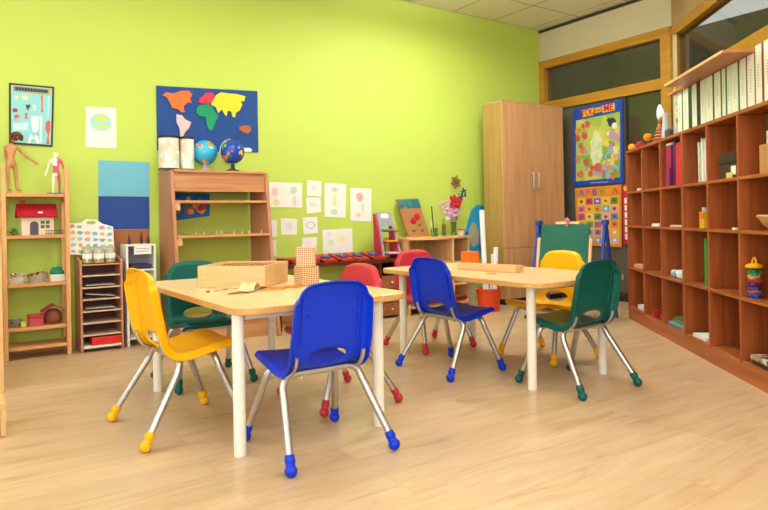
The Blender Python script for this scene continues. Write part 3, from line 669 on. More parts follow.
ana = figure('anatomy_figure', [((0, 0, .15), .020), ((0, 0, .195), .019), ((0, 0, .235), .030), ((0, 0, .258), .010), ((0, 0, .274), .018), ((0, 0, .298), .022),
   ((-.018, 0, .13), .013), ((-.02, 0, .07), .009), ((-.02, 0, .014), .007), ((-.022, -.02, .009), .006), ((.018, 0, .13), .015), ((.02, 0, .07), .011), ((.02, 0, .014), .008), ((.022, -.02, .009), .006),
   ((-.034, 0, .24), .010), ((-.05, 0, .19), .008), ((-.066, -.006, .145), .006), ((-.07, -.008, .125), .007), ((.034, 0, .24), .012), ((.048, 0, .19), .009), ((.06, -.006, .145), .007), ((.064, -.008, .125), .007)],
   [(0, 1), (1, 2), (2, 3), (3, 4), (4, 5), (0, 6), (6, 7), (7, 8), (8, 9), (0, 10), (10, 11), (11, 12), (12, 13), (2, 14), (14, 15), (15, 16), (16, 17), (2, 18), (18, 19), (19, 20), (20, 21)],
   [pl('#f2ece0', .5), pl('#d85070', .5)], lambda c: 1 if (c.x > .004 and c.z < .262) or (abs(c.x) < .03 and .15 < c.z < .2) else 0, 'small anatomy figure, half white skeleton and half pink muscles, on a blue base', 'figurine', (f1.x+.015, 5.08, 1.1355), 0)
MB().prism(rrect(-.06, -.04, .06, .04, .02, 0), (0, 0, .008)).done('base', pl('#1c5cb0', .4), ana)

# toy house
h0 = P(37, 234.5, 5.1); hx = h0.x
t = thing('toy_house', 'cream toy house with red roof and arched door on the second shelf board', 'toy house', (hx, 5.12, .8485))
cream = pl('#ead6bc', .6)
MB().b2((-.10, -.075, 0), (.10, .075, .13)).done('walls', cream, t, bevel=.002)
for sx in (-.1, .094): MB().prism([(sx, -.0745, .1305), (sx, .0745, .1305), (sx, 0, .195)], (.006, 0, 0)).done('gable', cream, t)
for sy in (-1, 1): MB().prism([(-.125, sy*.100, .122), (-.125, 0, .208), (-.125, 0, .220), (-.125, sy*.108, .130)], (.25, 0, 0)).done('roof', pl('#b81c2c', .5), t)
MB().b2((-.1, .0, .19), (-.065, .03, .245)).done('chimney', pl('#a81c28', .5), t)
dr = MB().prism([(-.048, -.077, .002), (-.048, -.077, .07)]+[(-.022+.026*math.cos(a), -.077, .07+.026*math.sin(a)) for a in (PI*.83, PI*.66, PI*.5, PI*.33, PI*.17)]+[(.004, -.077, .07), (.004, -.077, .002)], (0, -.004, 0)).done('door', pl('#4a4450', .5), t)
for x in (.03, .062):
    for z in (.058, .088): MB().b2((x-.012, -.079, z-.011), (x+.012, -.0755, z+.011)).done('window', pl('#5a6038', .3), t)
MB().b2((.0, -.104, .150), (.03, -.0985, .163)).done('roof_sign', pl('#d8d0d0'), t)
o = MB()
for k in range(8): o.b2((.0+k*.017, 0, 0), (.003+k*.017, .003, .035))
o.b2((-.004, .001, .026), (.126, .004, .03)); o.b2((-.004, .001, .008), (.126, .004, .012))
tag(o.done('toy_fence', pl('#5a4038'), loc=(P(46, 232, 5.01).x, 5.012, .8485)), 'tiny brown toy fence in front of the toy house', 'toy fence')
def leafy(name, label, cat, loc, R, n, cols, stem=True):
    t = thing(name, label, cat, loc)
    lf = MB()
    for k in range(n):
        a, b, r = random.uniform(0, 2*PI), random.uniform(.1, 1.4), R*random.uniform(.4, 1)
        p = Vector((r*math.cos(a)*math.cos(b), r*math.sin(a)*math.cos(b), R*.35+r*math.sin(b)))
        lf.ball(p, R*.2, 6, (1, .25, .7), Matrix.Rotation(random.uniform(0, PI), 4, 'Z') @ Matrix.Rotation(random.uniform(-1, 1), 4, 'X'))
    lf.done('foliage', cols, t)
    MB().lathe([(0, 0), (R*.3, 0), (R*.4, R*.4), (0, R*.4)], seg=14).done('pot', pl('#8a5a38'), t)
    return t
leafy('toy_plant', 'small green bushy plant left of the toy house', 'plant', (P(13.5, 232, 5.05).x-.0, 5.045, .8485), .038, 50, plain('leaf', '#4a8a30', .6, var=.35, scale=60))
# third board: three little baskets
def bits(mb, cx, cy, cz, rx, ry, n, s0, s1):
    for k in range(n):
        mb.box((cx+random.uniform(-rx, rx), cy+random.uniform(-ry, ry), cz+random.uniform(0, .02)), (random.uniform(s0, s1), random.uniform(s0, s1), random.uniform(s0*.6, s1*.6)), rz=random.uniform(0, 3), rx=random.uniform(-.4, .4))
    return mb
def basket(px, w, h, label, rimcol, fill, z, Y=5.09, cat='basket', name='small_basket'):
    c = P(px, 250, Y); t = thing(name, label, cat, (c.x, Y, z+.0005), 0, None)
    MB().lathe([(0, 0), (w*.38, 0), (w*.5, h), (w*.46, h), (w*.35, .006), (0, .006)], seg=20, M=Matrix.Diagonal((1, .75, 1, 1))).done('bowl', rimcol, t, smooth='auto')
    bits(MB(), 0, 0, h*.85, w*.34, w*.24, 34, .014, .034).done('contents', fill, t)['kind'] = 'stuff'
    return t
basket(16, .115, .045, 'clear tub of white and orange bits, left on the third shelf board', pl('#d8d4cc'), blobs('fill_a', ['#e8e0d4', '#c86030', '#3a3030', '#f0f0ea', '#a04030'], 60), LV[2])
basket(37, .135, .055, 'tub heaped with dark brown and yellow toys, middle of the third board', pl('#b0a898'), blobs('fill_b', ['#5a2c1c', '#c89030', '#783020', '#e0d0b0', '#3a2020'], 60), LV[2])
c = P(57, 270, 5.09)
t = thing('small_basket', 'white tub under a green cloth heap, right on the third board', 'basket', (c.x, 5.09, LV[2]+.0005))
MB().prism(rrect(-.052, -.045, .052, .045, .015, 0), (0, 0, .05)).done('bowl', pl('#dfe4dc', .4), t, bevel=.004)
MB().ball((0, 0, .062), .042, 16, (1.1, .95, .62)).ball((.01, -.01, .085), .022, 10).ball((-.018, .01, .08), .02, 10).done('green_cloth', pl('#1c8468', .8), t, smooth=True)
# fourth board
basket(13, .125, .03, 'low bowl of small grey and brown pebbles on the lowest toy board', pl('#8a8478'), blobs('fill_c', ['#b8b0a0', '#6a5a48', '#908878', '#4a4038'], 70), LV[3])
o = MB().prism(rrect(-.017, -.015, .017, .015, .004, 0), (0, 0, .038)).done('yellow_block', pl('#d8cc50'), loc=(P(23.3, 320, 5.04).x, 5.04, LV[3]+.0005), bevel=.002); tag(o, 'little yellow block between the pebble bowl and the red box', 'block')
c = P(35.5, 318, 5.08)
t = thing('lidded_box', 'small pink box with red lid on the lowest toy board', 'box', (c.x, 5.08, LV[3]+.0005))
MB().prism(rrect(-.046, -.04, .046, .04, .01, 0), (0, 0, .056)).done('body', pl('#cc4c5c', .35), t, bevel=.003)
MB().prism(rrect(-.052, -.046, .052, .046, .012, .0565), (0, 0, .018)).done('lid', pl('#c01c34', .3), t, bevel=.004)
c = P(53, 318, 5.09)
t = thing('toy_barn', 'round brown toy hut with red pointed roof on the lowest toy board', 'toy hut', (c.x, 5.10, LV[3]+.0005))
MB().lathe([(0, 0), (.05, 0), (.056, .03), (.052, .075), (.03, .10), (0, .105)], seg=22).done('body', pl('#8a4c34', .8), t, smooth=True)
for sy in (-1, 1): MB().prism([(-.072, -.065, .085), (0, -.065, .128), (0, -.065, .138), (-.078, -.065, .09)] if sy < 0 else [(.072, -.065, .085), (0, -.065, .128), (0, -.065, .138), (.078, -.065, .09)], (0, .12, 0)).done('roof', pl('#b02038', .5), t)

# ---------------------------------------------------------------- furniture cut by the left edge
pz = at_y(3, 248, 4.11).z
t = thing('side_cabinet', 'light wooden cabinet end cut off by the left edge of the picture', 'cabinet', (-.1, 4.3, 0))
MB().b2((-.345, -.19, 0), (.345, -.172, pz)).done('front_panel', MT['maple'], t, bevel=.002)
MB().b2((-.345, -.171, .0), (.327, .25, pz-.019)).done('body', MT['maple'], t)
MB().b2((-.345, -.19, pz+.0005), (.345, .25, pz+.02)).done('top', MT['maple_h'], t, bevel=.002)
v = at_z(7, 437); hz = at_y(5, 403, v.y).z
t = thing('low_bench', 'end of a low light wooden bench on the floor at the left edge', 'bench', (v.x-.25, v.y+.12, 0))
MB().b2((-.25, -.12, hz-.025), (.25, .12, hz)).done('seat', MT['maple_h'], t, bevel=.003)
for x in (-.25, .228): MB().b2((x, -.115, .003), (x+.02, .115, hz-.0255)).done('leg', MT['maple'], t, bevel=.002)

# ---------------------------------------------------------------- paper-tray unit with jars
t = thing('paper_tray_unit', 'low brown pigeonhole unit with seven flat paper shelves, left of the yellow chair', 'shelf unit', (.915, 5.1, 0))
O = (.915, 5.1, 0)
for x in (.772, 1.046): MB().prism(lp([(x, 4.985, 0), (x, 5.22, 0), (x, 5.22, .69), (x, 4.985, .655)], O), (.016, 0, 0)).done('side_panel', MT['peach'], t, bevel=.002)
MB().b2((.789-O[0], 5.21-O[1], .01), (1.045-O[0], 5.219-O[1], .66)).done('back_panel', MT['darkwood'], t)
zs = [.028, .118, .205, .29, .375, .46, .545, .625]
for z in zs: MB().b2((.789-O[0], 4.99-O[1], z-.006), (1.045-O[0], 5.209-O[1], z+.003)).done('shelf_board', MT['peach_h'] if z > .6 else pl('#d8bca4'), t)
o = MB().b2((-.09, -.08, 0), (.105, .08, .055)).done('red_box', pl('#d8251c', .4), loc=(.935, 5.06, .0455), bevel=.002); tag(o, 'bright red flat box in the bottom compartment of the paper-tray unit', 'box')
o = MB().b2((-.125, -.09, 0), (.125, .1, .012)).done('paper_stack', MT['paper'], loc=(.917, 5.055, .0315)); tag(o, 'white paper stack under the red box at the foot of the paper-tray unit', 'paper')
for z, rr, lab in ((.2985, .12, 'loose white sheets slipping out of the middle compartment'), (.4645, -.05, 'thin white sheets in an upper compartment of the paper-tray unit'), (.392, .3, 'grey sheets in the compartment just above the slipping ones')):
    o = MB().box((0, 0, .012), (.19, .16, .004), ry=0.12 if rr > 0.2 else 0).done('paper_sheets', pl('#c8c0b8') if z != .294 else MT['paper'], loc=(.91, 5.07, z), rz=.0)
    tag(o, lab, 'paper')
def jar(px, Y, z, r, h, label):
    c = P(px, 250, Y); t = thing('glass_jar', label, 'jar', (c.x, Y, z), 0, 'glass jars on the paper-tray unit')
    MB().lathe([(0, 0), (r, 0), (r, h*.78), (r*.8, h*.88), (r*.8, h*.9), (r*.75, h*.88), (r*.94, h*.76), (r*.94, .006), (0, .006)], seg=24).done('glass', glassy('jar_glass', (.96, .97, .92), .05, .05), t, smooth='auto')
    MB().cyl((0, 0, h*.905), r*.86, h*.08, 24).done('lid', pl('#c8b088', .35), t, smooth='auto')
    M = [(math.cos(a)*(r+.001), math.sin(a)*(r+.001)) for a in [-2.6+.14*k for k in range(14)]]
    lb = MB()
    for (x0, y0), (x1, y1) in zip(M, M[1:]): lb.prism([(x0, y0, h*.3), (x1, y1, h*.3), (x1, y1, h*.6), (x0, y0, h*.6)], (x0*.02, y0*.02, 0))
    lb.done('paper_label', MT['paper'], t)
    MB().cyl((0, 0, .007), r*.9, h*.25, 20).done('contents', pl('#c8b890'), t)
jar(87, 5.06, .6285, .040, .125, 'leftmost of the three small glass jars on the paper-tray unit')
jar(98.5, 5.05, .6285, .043, .125, 'middle of the three small glass jars on the paper-tray unit')
jar(110, 5.06, .6285, .041, .125, 'rightmost of the three small glass jars on the paper-tray unit')
# picture board with carry handle
pb = [xz(x, y, 5.17) for x, y in ((70, 217.5), (79, 218), (88, 216.5), (96, 217.5), (103, 222), (112, 225), (111.5, 258), (70, 254))]
t = thing('picture_board', 'white carry board printed with many small coloured pictures, behind the jars', 'picture board', (.88, 5.235, .66))
bd = [(.77, .985), (.83, .99), (.86, 1.015), (.95, 1.015), (.985, .985), (1.05, .955), (1.045, .665), (.77, .665)]
pbm = MB()
pbm.prism([(x-.88, -.09+(z-.66)*.16, z-.66) for x, z in [(.735, .925), (.82, .93), (.85, .955), (.925, .95), (.965, .92), (1.04, .895), (1.04, .665), (.735, .70)]], (0, .01, 0))
pbm.done('board', MT['paper'], t)
MB().prism([(.887-.88+.033*math.cos(k*PI/8), -.0955+(.93-.66)*.16, .270+.013*math.sin(k*PI/8)) for k in range(16)], (0, .005, 0)).done('hand_hole', pl('#b4c030'), t)
cols = ['#dc8478', '#84b4dc', '#ecd080', '#9cc88c', '#d8a0c0', '#e8b080', '#98a0c8', '#a8d4c8']
for r_ in range(5):
    for c_ in range(6):
        x = .757+c_*.051; z = .905-r_*.046-.004*c_
        if r_ == 0 and c_ in (2, 3): continue
        if z < .715: continue
        MB().prism([(x-.88+.021*math.cos(k*PI/4+.3)*random.uniform(.6, 1.2), -.0925+(z-.66)*.16-.0, z-.66+.016*math.sin(k*PI/4+.3)*random.uniform(.6, 1.1)) for k in range(8)], (0, .002, 0)).done('printed_picture', pl(cols[(r_*5+c_*3+r_*c_) % 8], .6), t)

# ---------------------------------------------------------------- white plastic shelf behind the yellow chair
t = thing('white_shelf', 'narrow white plastic shelf behind the yellow chair with dark bottles on top', 'shelf', (1.2, 5.12, 0))
for x in (-.108, .092): MB().b2((x, -.115, 0), (x+.016, .105, .745)).done('side_panel', MT['white'], t, bevel=.003)
MB().b2((-.108, -.115, .7455), (.108, .105, .76)).done('top', MT['white'], t, bevel=.003)
for z in (.05, .22, .38, .56): MB().b2((-.0915, -.11, z), (.0915, .1, z+.012)).done('shelf_board', MT['white'], t)
MB().b2((-.0915, .093, .063), (.0915, .1, .745)).done('back_panel', pl('#a8a0b0'), t)
MB().box((.01, -.1185, .715), (.125, .003, .062)).done('label_card', MT['paper'], t)
for k in range(2): MB().box((.01, -.1205, .727-.02*k), (.09, .0008, .004)).done('label_line', pl('#8a9098'), t)
for k, (x, h, lab) in enumerate(((-.06, .07, 'left small dark bottle on top of the white plastic shelf'), (.03, .09, 'middle small dark bottle on top of the white plastic shelf'), (.08, .065, 'right small dark bottle on top of the white plastic shelf'))):
    o = MB().lathe([(0, 0), (.012, 0), (.012, h*.55), (.005, h*.7), (.005, h), (0, h)], seg=12).done('dark_bottle', pl('#3a1c20', .3), loc=(1.2+x, 5.12, .7605), smooth='auto'); tag(o, lab, 'bottle', 'dark bottles on the white shelf')
o = MB().b2((-.07, -.08, 0), (.08, .08, .035)).done('folded_cloth', pl('#3c2c50', .8), loc=(1.2, 5.11, .5725), bevel=.01); tag(o, 'dark purple folded cloth inside the white plastic shelf', 'cloth')

# ---------------------------------------------------------------- dark low shelf with red trays
t = thing('dark_low_shelf', 'long dark brown low shelf under the drawings carrying red trays', 'shelf', (2.86, 5.02, 0))
O = (2.86, 5.02, 0)
MB().b2((2.235-O[0], 4.84-O[1], .515), (3.52-O[0], 5.235-O[1], .548)).done('top', MT['darkwood'], t, bevel=.002)
MB().b2((2.24-O[0], 4.86-O[1], 0), (2.275-O[0], 5.23-O[1], .514)).done('side_panel', MT['darkwood'], t)
MB().b2((3.26-O[0], 4.86-O[1], 0), (3.28-O[0], 5.23-O[1], .514)).done('side_panel', MT['darkwood'], t)
MB().b2((3.50-O[0], 4.86-O[1], 0), (3.52-O[0], 5.23-O[1], .514)).done('side_panel', MT['darkwood'], t)
MB().b2((3.281-O[0], 5.20-O[1], 0), (3.499-O[0], 5.225-O[1], .514)).done('back_panel', MT['darkwood'], t)
for k in range(3):
    z = .02+k*.125
    d = MB().b2((3.284-O[0], 4.862-O[1], z), (3.496-O[0], 5.1-O[1], z+.118)).done('drawer', wood('drawer_wood', '#8a5030', '#a8683e', 'X', .8), t, bevel=.003)
    MB().ball((3.39-O[0], 4.852-O[1], z+.06), .012, 10).done('knob', MT['maple'], d, smooth=True)
tl = ['pentagon', 'square', 'circle', 'oval']
labs = ['red tray with blue many-sided inset, leftmost on the dark shelf', 'red tray with a blue square inset on the dark shelf', 'red tray with a blue round inset on the dark shelf', 'red tray with a blue oval inset, rightmost beside the display stand']
for k, px in enumerate((322, 339, 354, 370.5)):
    a = P(px, 257, 5.02).x
    t = thing('inset_tray', labs[k], 'tray', (a, 4.86, .5485), 0, 'red inset trays on the dark low shelf')
    R = Matrix.Rotation(.19, 4, 'X')
    w = .068
    m = MB(); m.box((0, .12, .034), (2*w-.002, .25, .012), rot=R); m.b2((-w+.001, 0, 0), (w-.001, .008, .022)); m.b2((-w+.001, .23, 0), (w-.001, .238, .05)); m.done('frame', pl('#c8321e', .45), t)
    n = {'pentagon': 5, 'square': 4, 'circle': 24, 'oval': 24}[tl[k]]; s = {'oval': (.056, .062), 'square': (.06, .07)}.get(tl[k], (.052, .06))
    m = MB(); m.prism([R @ Vector((s[0]*math.cos(2*PI*i/n+PI/4), .11+s[1]*math.sin(2*PI*i/n+PI/4), .022)) for i in range(n)], R @ Vector((0, 0, .006))); ins = m.done('inset', pl('#24408c', .4), t)
    MB().ball(R @ Vector((0, .11, .034)), .007, 8).done('knob', pl('#d8b060'), ins, smooth=True)
a = P(296, 256, 5.0).x
t = thing('inset_tray', 'red board with jagged black shapes at the left end of the dark shelf', 'tray', (a+.02, 4.86, .5485), 0, 'red inset trays on the dark low shelf')
MB().b2((-.16, 0, 0), (.14, .24, .045)).done('frame', pl('#c03020', .45), t, bevel=.003)
for k in range(3): MB().prism([(-.155+k*.06, -.001, .002), (-.10+k*.06, -.001, .002), (-.155+k*.06, -.001, .043)], (0, -.002, 0)).done('black_triangle', pl('#201a1c'), t)
# red and grey display stand
v = P(389, 261, 4.93)
t = thing('display_stand', 'grey and red display stand with blue and yellow trays beside the red inset trays', 'stand', (v.x+.02, 4.90, .5485), 0)
gm = pl('#9c98a4', .6)
def tilt(pts, y0=0): return [(x, y0+z*.30, z) for x, z in pts]
HS = .43
m = MB(); m.prism(tilt([(-.085, .30), (.085, .30), (.075, HS), (-.085, HS)]), (0, .012, 0)); m.prism(tilt([(-.10, 0), (-.08, 0), (-.065, .30), (-.085, .30)]), (0, .012, 0)); m.prism(tilt([(.10, 0), (.12, 0), (.085, .30), (.065, .30)]), (0, .012, 0))
m.done('front_frame', gm, t)
for x in (-.105, .07): MB().prism([(x, .0135, 0), (x, .15, 0), (x, .16, HS-.01), (x, .0135+HS*.3, HS-.01)], (.02, 0, 0)).done('side_panel', pl('#c01c34', .5), t)
MB().prism(tilt([(-.045, HS-.055), (.035, HS-.055), (.045, HS-.03), (.03, HS-.012), (-.035, HS-.012), (-.05, HS-.03)], -.0015), (0, -.002, 0)).done('cloud_label', MT['paper'], t)
for k, (z, col) in enumerate(((.03, '#dcd8e0'), (.14, '#e8b820'), (.245, '#28a4dc'))):
    MB().b2((-.06, -.02+z*.28, z), (.12, .17, z+.012)).done('red_ledge', pl('#c81c30', .4), t)
    MB().b2((-.055, -.035+z*.28, z+.0125), (.06, .16, z+.026)).done('tray', pl(col, .4), t, bevel=.003)

# ---------------------------------------------------------------- corner desk with craft things
t = thing('corner_desk', 'light wood curved-top craft desk in the corner by the wardrobe, flowers on top', 'desk', (3.8, 5.0, 0))
O = (3.8, 5.0, 0)
dz = P(420, 238, 4.75).z
top = [(3.61, 5.235), (3.61, 4.98), (3.42, 4.93)]
top = [(3.56, 5.235), (3.56, 4.84)]+[(3.56+.54*(1-math.cos(a))*.5, 4.84-.13*math.sin(a)) for a in [PI*k/10 for k in range(1, 10)]]+[(4.11, 4.80), (4.42, 4.90), (4.42, 5.235)]
MB().prism(lp([(x, y, dz-.022) for x, y in top], O), (0, 0, .022)).done('desktop', MT['maple_h'], t, bevel=.003)
MB().b2((3.58-O[0], 4.86-O[1], 0), (3.60-O[0], 5.23-O[1], dz-.0225)).done('side_panel', MT['maple'], t)
MB().b2((4.07-O[0], 4.80-O[1], 0), (4.10-O[0], 5.23-O[1], dz-.0225)).done('side_panel', MT['maple'], t)
MB().b2((4.385-O[0], 4.92-O[1], 0), (4.405-O[0], 5.23-O[1], dz-.0225)).done('side_panel', MT['maple'], t)
MB().b2((3.601-O[0], 5.215-O[1], .06), (4.069-O[0], 5.229-O[1], dz-.0225)).done('back_panel', MT['maple'], t)
for z in (.49, .27, .08):
    MB().b2((3.601-O[0], 4.83-O[1], z-.018), (4.069-O[0], 5.21-O[1], z)).done('shelf_board', MT['maple_h'], t)
    MB().b2((4.101-O[0], 4.90-O[1], z-.03), (4.384-O[0], 5.21-O[1], z-.012)).done('shelf_board', MT['maple_h'], t)
o = MB().b2((-.13, -.1, 0), (.12, .1, .014)).done('folder', pl('#20244a', .5), loc=(3.80, 4.95, .4905), rz=.1, bevel=.002); tag(o, 'dark blue folder lying on the shelf of the corner desk', 'folder')
o = MB().b2((-.09, -.08, 0), (.09, .09, .03)).done('red_book', pl('#b0302c', .5), loc=(4.24, 5.03, .2585), bevel=.002); tag(o, 'red book on the narrow right shelf of the corner desk', 'book')
# leaning picture board
t = thing('leaning_picture', 'brown board with two red paper flowers leaning on the wall on the corner desk', 'picture', (3.885, 5.13, dz+.0005))
def lean(pts, off=0): return [(x, -.02+z*.24-off, z) for x, z in pts]
MB().prism(lean([(-.105, 0), (.165, 0), (.09, .385), (-.19, .375)]), (0, .008, 0)).done('board', pl('#b07848', .7), t)
MB().prism(lean([(-.178, .28), (.105, .29), (.088, .382), (-.187, .372)], .0015), (0, .001, 0)).done('strip', blobs('strip_print', ['#8a6848', '#2c6c74', '#9a7850', '#38888c'], 22), t)
MB().prism(lean([(-.01, .285), (.104, .291), (.087, .38), (-.0, .376)], .003), (0, .001, 0)).done('teal_patch', plain('teal_paint', '#2c7078', .6, var=.3, scale=30), t)
for x, z, r in ((-.02, .16, .036), (.035, .20, .038)): MB().ball((x, -.028+z*.24, z), r, 12, (1, .3, .9)).done('paper_flower', pl('#cc1c24', .8), t, smooth=True)
for x, z in ((.05, .115), (-.03, .06), (.075, .06)): MB().ball((x, -.024+z*.24, z), .02, 8, (1.2, .2, .6)).done('paper_leaf', pl('#4a7c34', .8), t, smooth=True)
o = MB().cyl((0, 0, 0), .055, .008, 28).done('yellow_plate', pl('#e8b420', .4), loc=(P(428, 236, 4.88).x-.03, 4.90, dz+.0005), smooth='auto'); tag(o, 'small yellow plate at the front of the corner desk', 'plate')
def holder(px, Y, r, h, label, sticks, mat):
    c = P(px, 236, Y); t = thing('brush_jar', label, 'jar', (c.x, Y, dz+.0005))
    MB().lathe([(0, 0), (r, 0), (r, h), (r-.004, h), (r-.004, .005), (0, .005)], seg=20).done('glass', mat, t, smooth='auto')
    for i, (dx, dy, L, col, rr) in enumerate(sticks): 
        MB().tube([(dx*.2, dy*.2, .008), (dx, dy, L)], rr, 8, rr*.8).done('brush', pl(col), t)
gj = glassy('jar_glass_clear', (.8, .86, .74), .08, .04)
holder(434.5, 4.93, .036, .085, 'glass jar with one tall dark brush on the corner desk', [(-.03, 0, .30, '#3a2420', .006), (-.02, .01, .22, '#3a3a3a', .004), (.03, 0, .14, '#8a8a60', .004), (-.04, .01, .15, '#e8e0d8', .006)], gj)
holder(444, 4.95, .022, .12, 'narrow jar of coloured pencils beside the brush jar', [(-.012, 0, .16, '#c83848', .004), (.0, .008, .17, '#385c9c', .004), (.012, 0, .15, '#48904c', .004), (.005, -.008, .15, '#c89838', .004)], gj)
c = P(453, 236, 4.93)
t = thing('flower_vase', 'slim glass vase of pink, red and blue paper flowers on the corner desk', 'vase', (c.x+.105, 5.04, dz+.0005))
MB().lathe([(0, 0), (.03, 0), (.026, .06), (.032, .14), (.029, .14), (.022, .06), (.026, .006), (0, .006)], seg=20).done('vase', gj, t, smooth='auto')
sx = [(-.11, .0, .30), (-.07, .01, .25), (-.02, 0, .22), (.03, .02, .27), (.05, -.01, .22), (-.05, -.02, .20), (.0, .02, .30)]
for i, (dx, dy, L) in enumerate(sx): MB().tube([(dx*.1, dy*.1, .01), (dx*.35, dy*.5, L*.5), (dx, dy, L)], .0025, 6).done('stem', pl('#5a7c3c'), t)
def petals(cx, cz, col, n, r, name, cy=0):
    m = MB()
    for k in range(n):
        a = random.uniform(0, 2*PI); q = random.uniform(.2, 1)*r*1.25
        m.ball((cx+q*math.cos(a), cy+random.uniform(-.02, .01), cz+q*math.sin(a)*.9), r*.56, 8, (1, .5, .55), Matrix.Rotation(random.uniform(0, PI), 4, 'Y'))
    m.done(name, pl(col, .8), t, smooth=True)
petals(-.115, .315, '#e0a8c8', 9, .045, 'pink_flower'); petals(-.07, .26, '#e0b0cc', 10, .045, 'pink_flower'); petals(.0, .22, '#d8a0c4', 12, .055, 'pink_flower')
petals(.05, .27, '#e4b8d0', 9, .045, 'pink_flower'); petals(.055, .21, '#d49cc0', 8, .04, 'pink_flower'); petals(-.045, .20, '#dcb0d0', 8, .04, 'pink_flower')
petals(-.01, .345, '#cc1c34', 18, .062, 'red_rose', -.03)
petals(.13, .44, '#24466c', 8, .035, 'blue_flower'); petals(.105, .37, '#2c3c60', 8, .035, 'blue_flower'); petals(.08, .41, '#3a6a58', 5, .025, 'blue_flower')
petals(-.09, .165, '#e8e0e4', 7, .03, 'white_flower')
MB().tube([(.0, 0, .02), (.05, .0, .25), (.12, 0, .43)], .003, 6).done('stem', pl('#4a5c3c'), t)
c = P(458, 236, 4.90)
t = thing('lidded_pot', 'small clear pot with red lid right of the vase on the corner desk', 'pot', (c.x+.03, 4.885, dz+.0005))
MB().lathe([(0, 0), (.034, 0), (.038, .055), (0, .055)], seg=22).done('pot', pl('#c8ccb0', .3), t, smooth='auto')
MB().cyl((0, 0, .0555), .042, .014, 22).done('lid', pl('#d83838', .35), t, smooth='auto')
c = P(472, 236, 4.88)
o = MB().ball((0, 0, .028), .028, 16, (1.5, 1, .95)).ball((-.04, 0, .016), .016, 12, (1.4, 1, .9)).done('blue_toy', [pl('#1470c4', .4)], loc=(c.x-.0, 4.98, dz+.0015), smooth=True); tag(o, 'rounded blue toy at the right end of the corner desk', 'toy')

# ---------------------------------------------------------------- bucket with paper rolls, leaning cut-out map
bx, by = 4.36, 4.60
t = thing('orange_bucket', 'orange plastic bucket holding white paper rolls, beside the wardrobe', 'bucket', (bx, by, 0))
MB().lathe([(0, 0), (.10, 0), (.118, .21), (.126, .212), (.126, .222), (.114, .222), (.096, .008), (0, .008)], seg=36).done('pail', pl('#e0481c', .4), t, smooth='auto')
for i, (x, y, r, dx, dy, h, lab) in enumerate(((.0, .035, .026, .055, .10, .985, 'very tall white paper roll leaning out of the orange bucket toward the wall'), (.040, -.030, .024, .04, .0, .62, 'short thick white paper roll in the orange bucket'), (.058, .032, .018, .05, .01, .55, 'shortest white paper roll at the right of the orange bucket'), (-.045, -.03, .018, -.02, -.02, .30, 'stubby white roll at the front of the orange bucket'))):
    q = MB().tube([(x, y, .012+.0), (x+dx, y+dy, h)], r, 20).done('paper_roll', MT['paper'], loc=(bx, by, 0), smooth='auto'); tag(q, lab, 'paper roll', 'white paper rolls in the orange bucket')
pts = [(467, 251), (465, 240), (468, 224), (472, 210), (477, 205), (484, 206), (487, 254), (478, 256), (472, 255)]
a = [at_y(x, y, 5.228) for x, y in pts]; ox, oz = a[4].x, a[8].z
t = thing('cutout_map', 'blue and sand painted cut-out on the wall between the craft desk and wardrobe', 'cut-out', (ox, 5.228, oz))
MB().prism([(x.x-ox, 0, x.z-oz) for x in a], (0, .015, 0)).done('board', pl('#28a0d4', .6), t)
MB().prism([(x.x-ox, -.0005, x.z-oz) for x in [at_y(px, py, 5.228) for px, py in ((469, 230), (472, 222), (476, 224), (479, 234), (478, 244), (473, 247), (469, 240))]], (0, -.002, 0)).done('sand_patch', pl('#b8b090', .7), t)
MB().prism([(x.x-ox, -.0005, x.z-oz) for x in [at_y(px, py, 5.228) for px, py in ((479, 246), (483, 244), (484, 252), (480, 251))]], (0, -.002, 0)).done('dark_patch', pl('#2c3c70', .7), t)

# ---------------------------------------------------------------- wardrobe
t = thing('wardrobe', 'tall two-door brown wooden wardrobe with slim metal handles in the corner', 'wardrobe', (5.205, 4.92, 0))
W0, W1, D0, D1, HT = -.468, .468, -.15, .12, 2.105
MB().b2((W0, D0, .06), (W0+.018, D1, HT)).done('side_panel', MT['cabinet_side'], t, bevel=.001)
MB().b2((W1-.018, D0, .06), (W1, D1, HT)).done('side_panel', MT['cabinet_side'], t, bevel=.001)
MB().b2((W0+.019, D1-.01, .06), (W1-.019, D1, HT)).done('back_panel', MT['cabinet'], t)
MB().b2((W0, D0-.02, HT+.0005), (W1, D1, HT+.018)).done('top_panel', MT['cabinet'], t, bevel=.002)
MB().b2((W0+.02, D0+.02, 0), (W1-.02, D1-.02, .059)).done('plinth', pl('#2c1c14'), t)
MB().b2((W0+.019, D0, .06), (W1-.019, D1-.011, .08)).done('bottom_panel', MT['cabinet'], t)
MB().b2((W0+.019, D0, .57), (W1-.019, D1-.011, .59)).done('shelf_board', MT['cabinet'], t)
for sx in (0, 1):
    x0, x1 = (W0+.001, -.0015) if sx == 0 else (.0015, W1-.001)
    d = MB().b2((x0, D0-.02, .592), (x1, D0-.001, HT-.002)).done('door', MT['cabinet'], t, bevel=.0015)
    hx = -.042 if sx == 0 else .042
    MB().tube([(hx, D0-.021, 1.205), (hx, D0-.042, 1.215), (hx, D0-.044, 1.23), (hx, D0-.044, 1.36), (hx, D0-.042, 1.375), (hx, D0-.021, 1.385)], .008, 10).done('handle', MT['steel'], d, smooth='auto')
    d = MB().b2((x0, D0-.02, .062), (x1, D0-.001, .587)).done('lower_door', MT['cabinet'], t, bevel=.0015)

